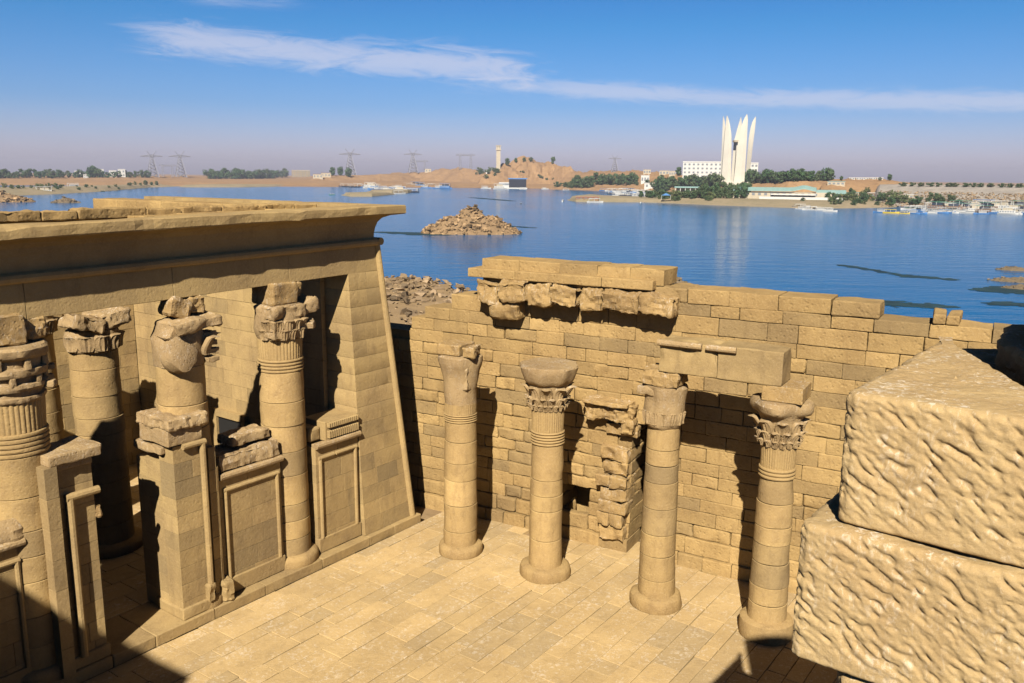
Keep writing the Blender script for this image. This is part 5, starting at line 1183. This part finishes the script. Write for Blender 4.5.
names = {'white motor': 'white cabin boat', 'blue motor': 'blue-hulled cabin boat', 'white open': 'white canopied launch', 'blue open': 'blue canopied launch', 'yellow open': 'yellow launch', 'dark open': 'dark-hulled white-canopied launch', 'green open': 'green cream-canopied launch', 'white cruiser': 'white tour boat', 'dark cruiser': 'dark green-roofed tour boat', 'blue cruiser': 'blue tour boat'}
def fleet(x0, x1, y0, y1, n, kinds, where, lo=9, hi=14):
    for i in range(n):
        k = brn.choice(kinds); t = (i + .5) / n; put_boat(x0 + (x1 - x0) * t + brn.uniform(-1.5, 1.5), y0 + (y1 - y0) * t + brn.uniform(-1.1, 1.1), brn.uniform(lo, hi), k, names[k] + ' ' + where, names[k] + 's ' + where)
fleet(334, 378, 185.8, 187.2, 10, ('white motor', 'blue motor', 'dark open'), 'moored along the point left of the big white cluster')
fleet(368, 402, 188.6, 190.8, 16, ('white motor', 'white open', 'white cruiser', 'blue open'), 'in the cluster around the small shoal left of the stone island')
fleet(384, 402, 192.3, 193.5, 3, ('white open', 'blue motor'), 'in front of the small shoal left of the stone island')
fleet(392, 446, 186.2, 187.8, 18, ('blue motor', 'white motor', 'dark open', 'blue cruiser'), 'moored along the foot of the sandy slope')
put_boat(411, 192.6, 16, 'dark open', 'dark-hulled launch with a white canopy lying alone off the right end of the shoal'); put_boat(418, 190.2, 6, 'white motor', 'small white cabin boat by itself right of the shoal', ang=60)
put_boat(486, 188.6, 10, 'white motor', 'white cabin boat beside the dark floating restaurant, left'); put_boat(500, 189.2, 17, 'white cruiser', 'white double-decked tour boat tied up left of the dark floating restaurant', ang=0); put_boat(523, 189.4, 8, 'white open', 'small white launch in front of the dark floating restaurant, right end')
put_boat(545, 189.2, 7, 'white motor', 'white cabin boat alone between the floating restaurant and the shore trees'); put_boat(566, 190.2, 7, 'white open', 'white launch at the left edge of the shore tree clump')
put_boat(563, 201.5, 7, 'white motor', 'small white boat at the left tip of the low shoal with red roofs', ang=80); put_boat(595, 202.6, 16, 'white open', 'long white launch lying in front of the low shoal with red roofs', ang=3); put_boat(641, 203.0, 5, 'white motor', 'tiny white boat at the right of the low shoal', ang=80); put_boat(521, 203.8, 5, 'dark open', 'small dark boat alone on the open water above the stone island', ang=70)
fleet(598, 655, 189.2, 194.5, 34, ('white motor', 'blue motor', 'white open', 'dark open', 'white open', 'blue open'), 'in the crowded row moored along the middle of the far shore', 8, 13)
fleet(612, 654, 194.4, 197.4, 18, ('white motor', 'white open', 'dark open'), 'in the front rank of the crowded middle moorings', 8, 12)
fleet(796, 832, 208.6, 210.8, 9, ('white open', 'blue open', 'white motor', 'dark open'), 'at the landing in front of the green-roofed pavilion', 10, 15)
put_boat(880, 212.5, 12, 'blue motor', 'blue-hulled cabin boat left of the yellow launch'); put_boat(891, 213.2, 14, 'yellow open', 'bright yellow launch, the larger of two, moored at the right shore', ang=2); put_boat(904.5, 213.6, 9, 'yellow open', 'smaller yellow launch right of the bright yellow one', ang=10)
fleet(905, 975, 209.0, 210.2, 16, ('blue motor', 'dark open', 'white open', 'green open'), 'in the rear rank right of the yellow launches', 10, 15)
fleet(912, 960, 212.6, 213.0, 10, ('white motor', 'blue motor', 'white open', 'blue open'), 'in the moorings right of the yellow launches', 10, 15)
fleet(930, 1034, 209.0, 211.5, 24, ('dark cruiser', 'dark cruiser', 'white cruiser', 'blue cruiser', 'dark open'), 'in the back rank of the right moorings below the dam', 14, 22)
fleet(960, 1034, 212.8, 214.6, 13, ('dark cruiser', 'white motor', 'blue motor', 'white cruiser', 'dark open'), 'in the front rank of the right moorings below the dam', 11, 18)
put_boat(45, 193.6, 15, 'white cruiser', 'white double-decked tour boat at the near left bank', ang=5); put_boat(102, 191.6, 6, 'yellow open', 'small yellow launch at the tip of the near left bank', ang=40); put_boat(315, 183.6, 14, 'dark cruiser', 'dark double-decked tour boat off the point with the sand-coloured house', ang=4); put_boat(301, 182.6, 5, 'white motor', 'white cabin boat left of the dark tour boat off the point'); put_boat(332, 195.0, 6, 'green open', 'green launch with a cream canopy left of the lower shoal'); put_boat(75, 187.5, 14, 'white motor', 'white cabin boat among the low trees of the left bank', ang=3)
for k in list(BP):
    if bfirst[k]: 
        for c in list(BP[k].children): bpy.data.objects.remove(c)
        bpy.data.objects.remove(BP[k])
for k in PROTO:
    for T in PROTO[k]:
        for c in list(T.children): bpy.data.objects.remove(c)
        bpy.data.objects.remove(T)
def floating_restaurant():
    p = at_z(512, 188.6, WATER); d = hor(p); sc = d / FPX; o = empty('floating_restaurant', p, -math.atan2(p.x, p.y)); tag(o, 'dark boxy floating restaurant with black front moored at the foot of the hill', 'floating restaurant')
    mb = MB(); box(mb, -14 * sc, 15 * sc, 0, 14, -.5, 2.0); mb.build('pontoon', M['white'], o)
    mb = MB(); box(mb, -3 * sc, 14 * sc, .6, 13, 2.0, 9.2 * sc); mb.build('cabin', M['black'], o)
    mb = MB(); box(mb, -13 * sc, -3 * sc, 1, 12, 2.0, 6 * sc); mb.build('side_cabin', M['white'], o)
    mb = MB(); box(mb, -13 * sc, -3.1 * sc, .8, 1.0, 3.4 * sc, 5.0 * sc); mb.build('window', M['darkwin'], o)
    mb = MB(); box(mb, -4 * sc, 15 * sc, .2, 13.4, 9.2 * sc, 10.2 * sc); mb.build('roof', M['bluep'], o)
floating_restaurant()
for px, w, lb in ((581, 10, 'small red-roofed shelter at the left of the low shoal'), (591, 15, 'larger red-roofed shelter in the middle of the low shoal')):
    building(px, 199.0, w, 1.6, at_shore(px, 201.0), lb, 'shelter', 'shelter', 'brown', 'redroof', 1, 3)

# ------------------------------------------------------------ the hazy air
def haze():
    m = bpy.data.materials.new('haze_air'); m.use_nodes = True; t = m.node_tree; t.nodes.clear(); o = t.nodes.new('ShaderNodeOutputMaterial'); v = t.nodes.new('ShaderNodeVolumePrincipled')
    v.inputs['Color'].default_value = (.85, .86, 1, 1); v.inputs['Density'].default_value = .0001; v.inputs['Anisotropy'].default_value = .25; t.links.new(v.outputs[0], o.inputs['Volume'])
    mb = MB(); box(mb, -7950, 7950, -90, 7950, WATER - 2.5, 120); ob = mb.build('haze', m); tag(ob, 'pale dusty air over the lake', 'haze', kind='stuff')
USE_HAZE = True
if USE_HAZE: haze()
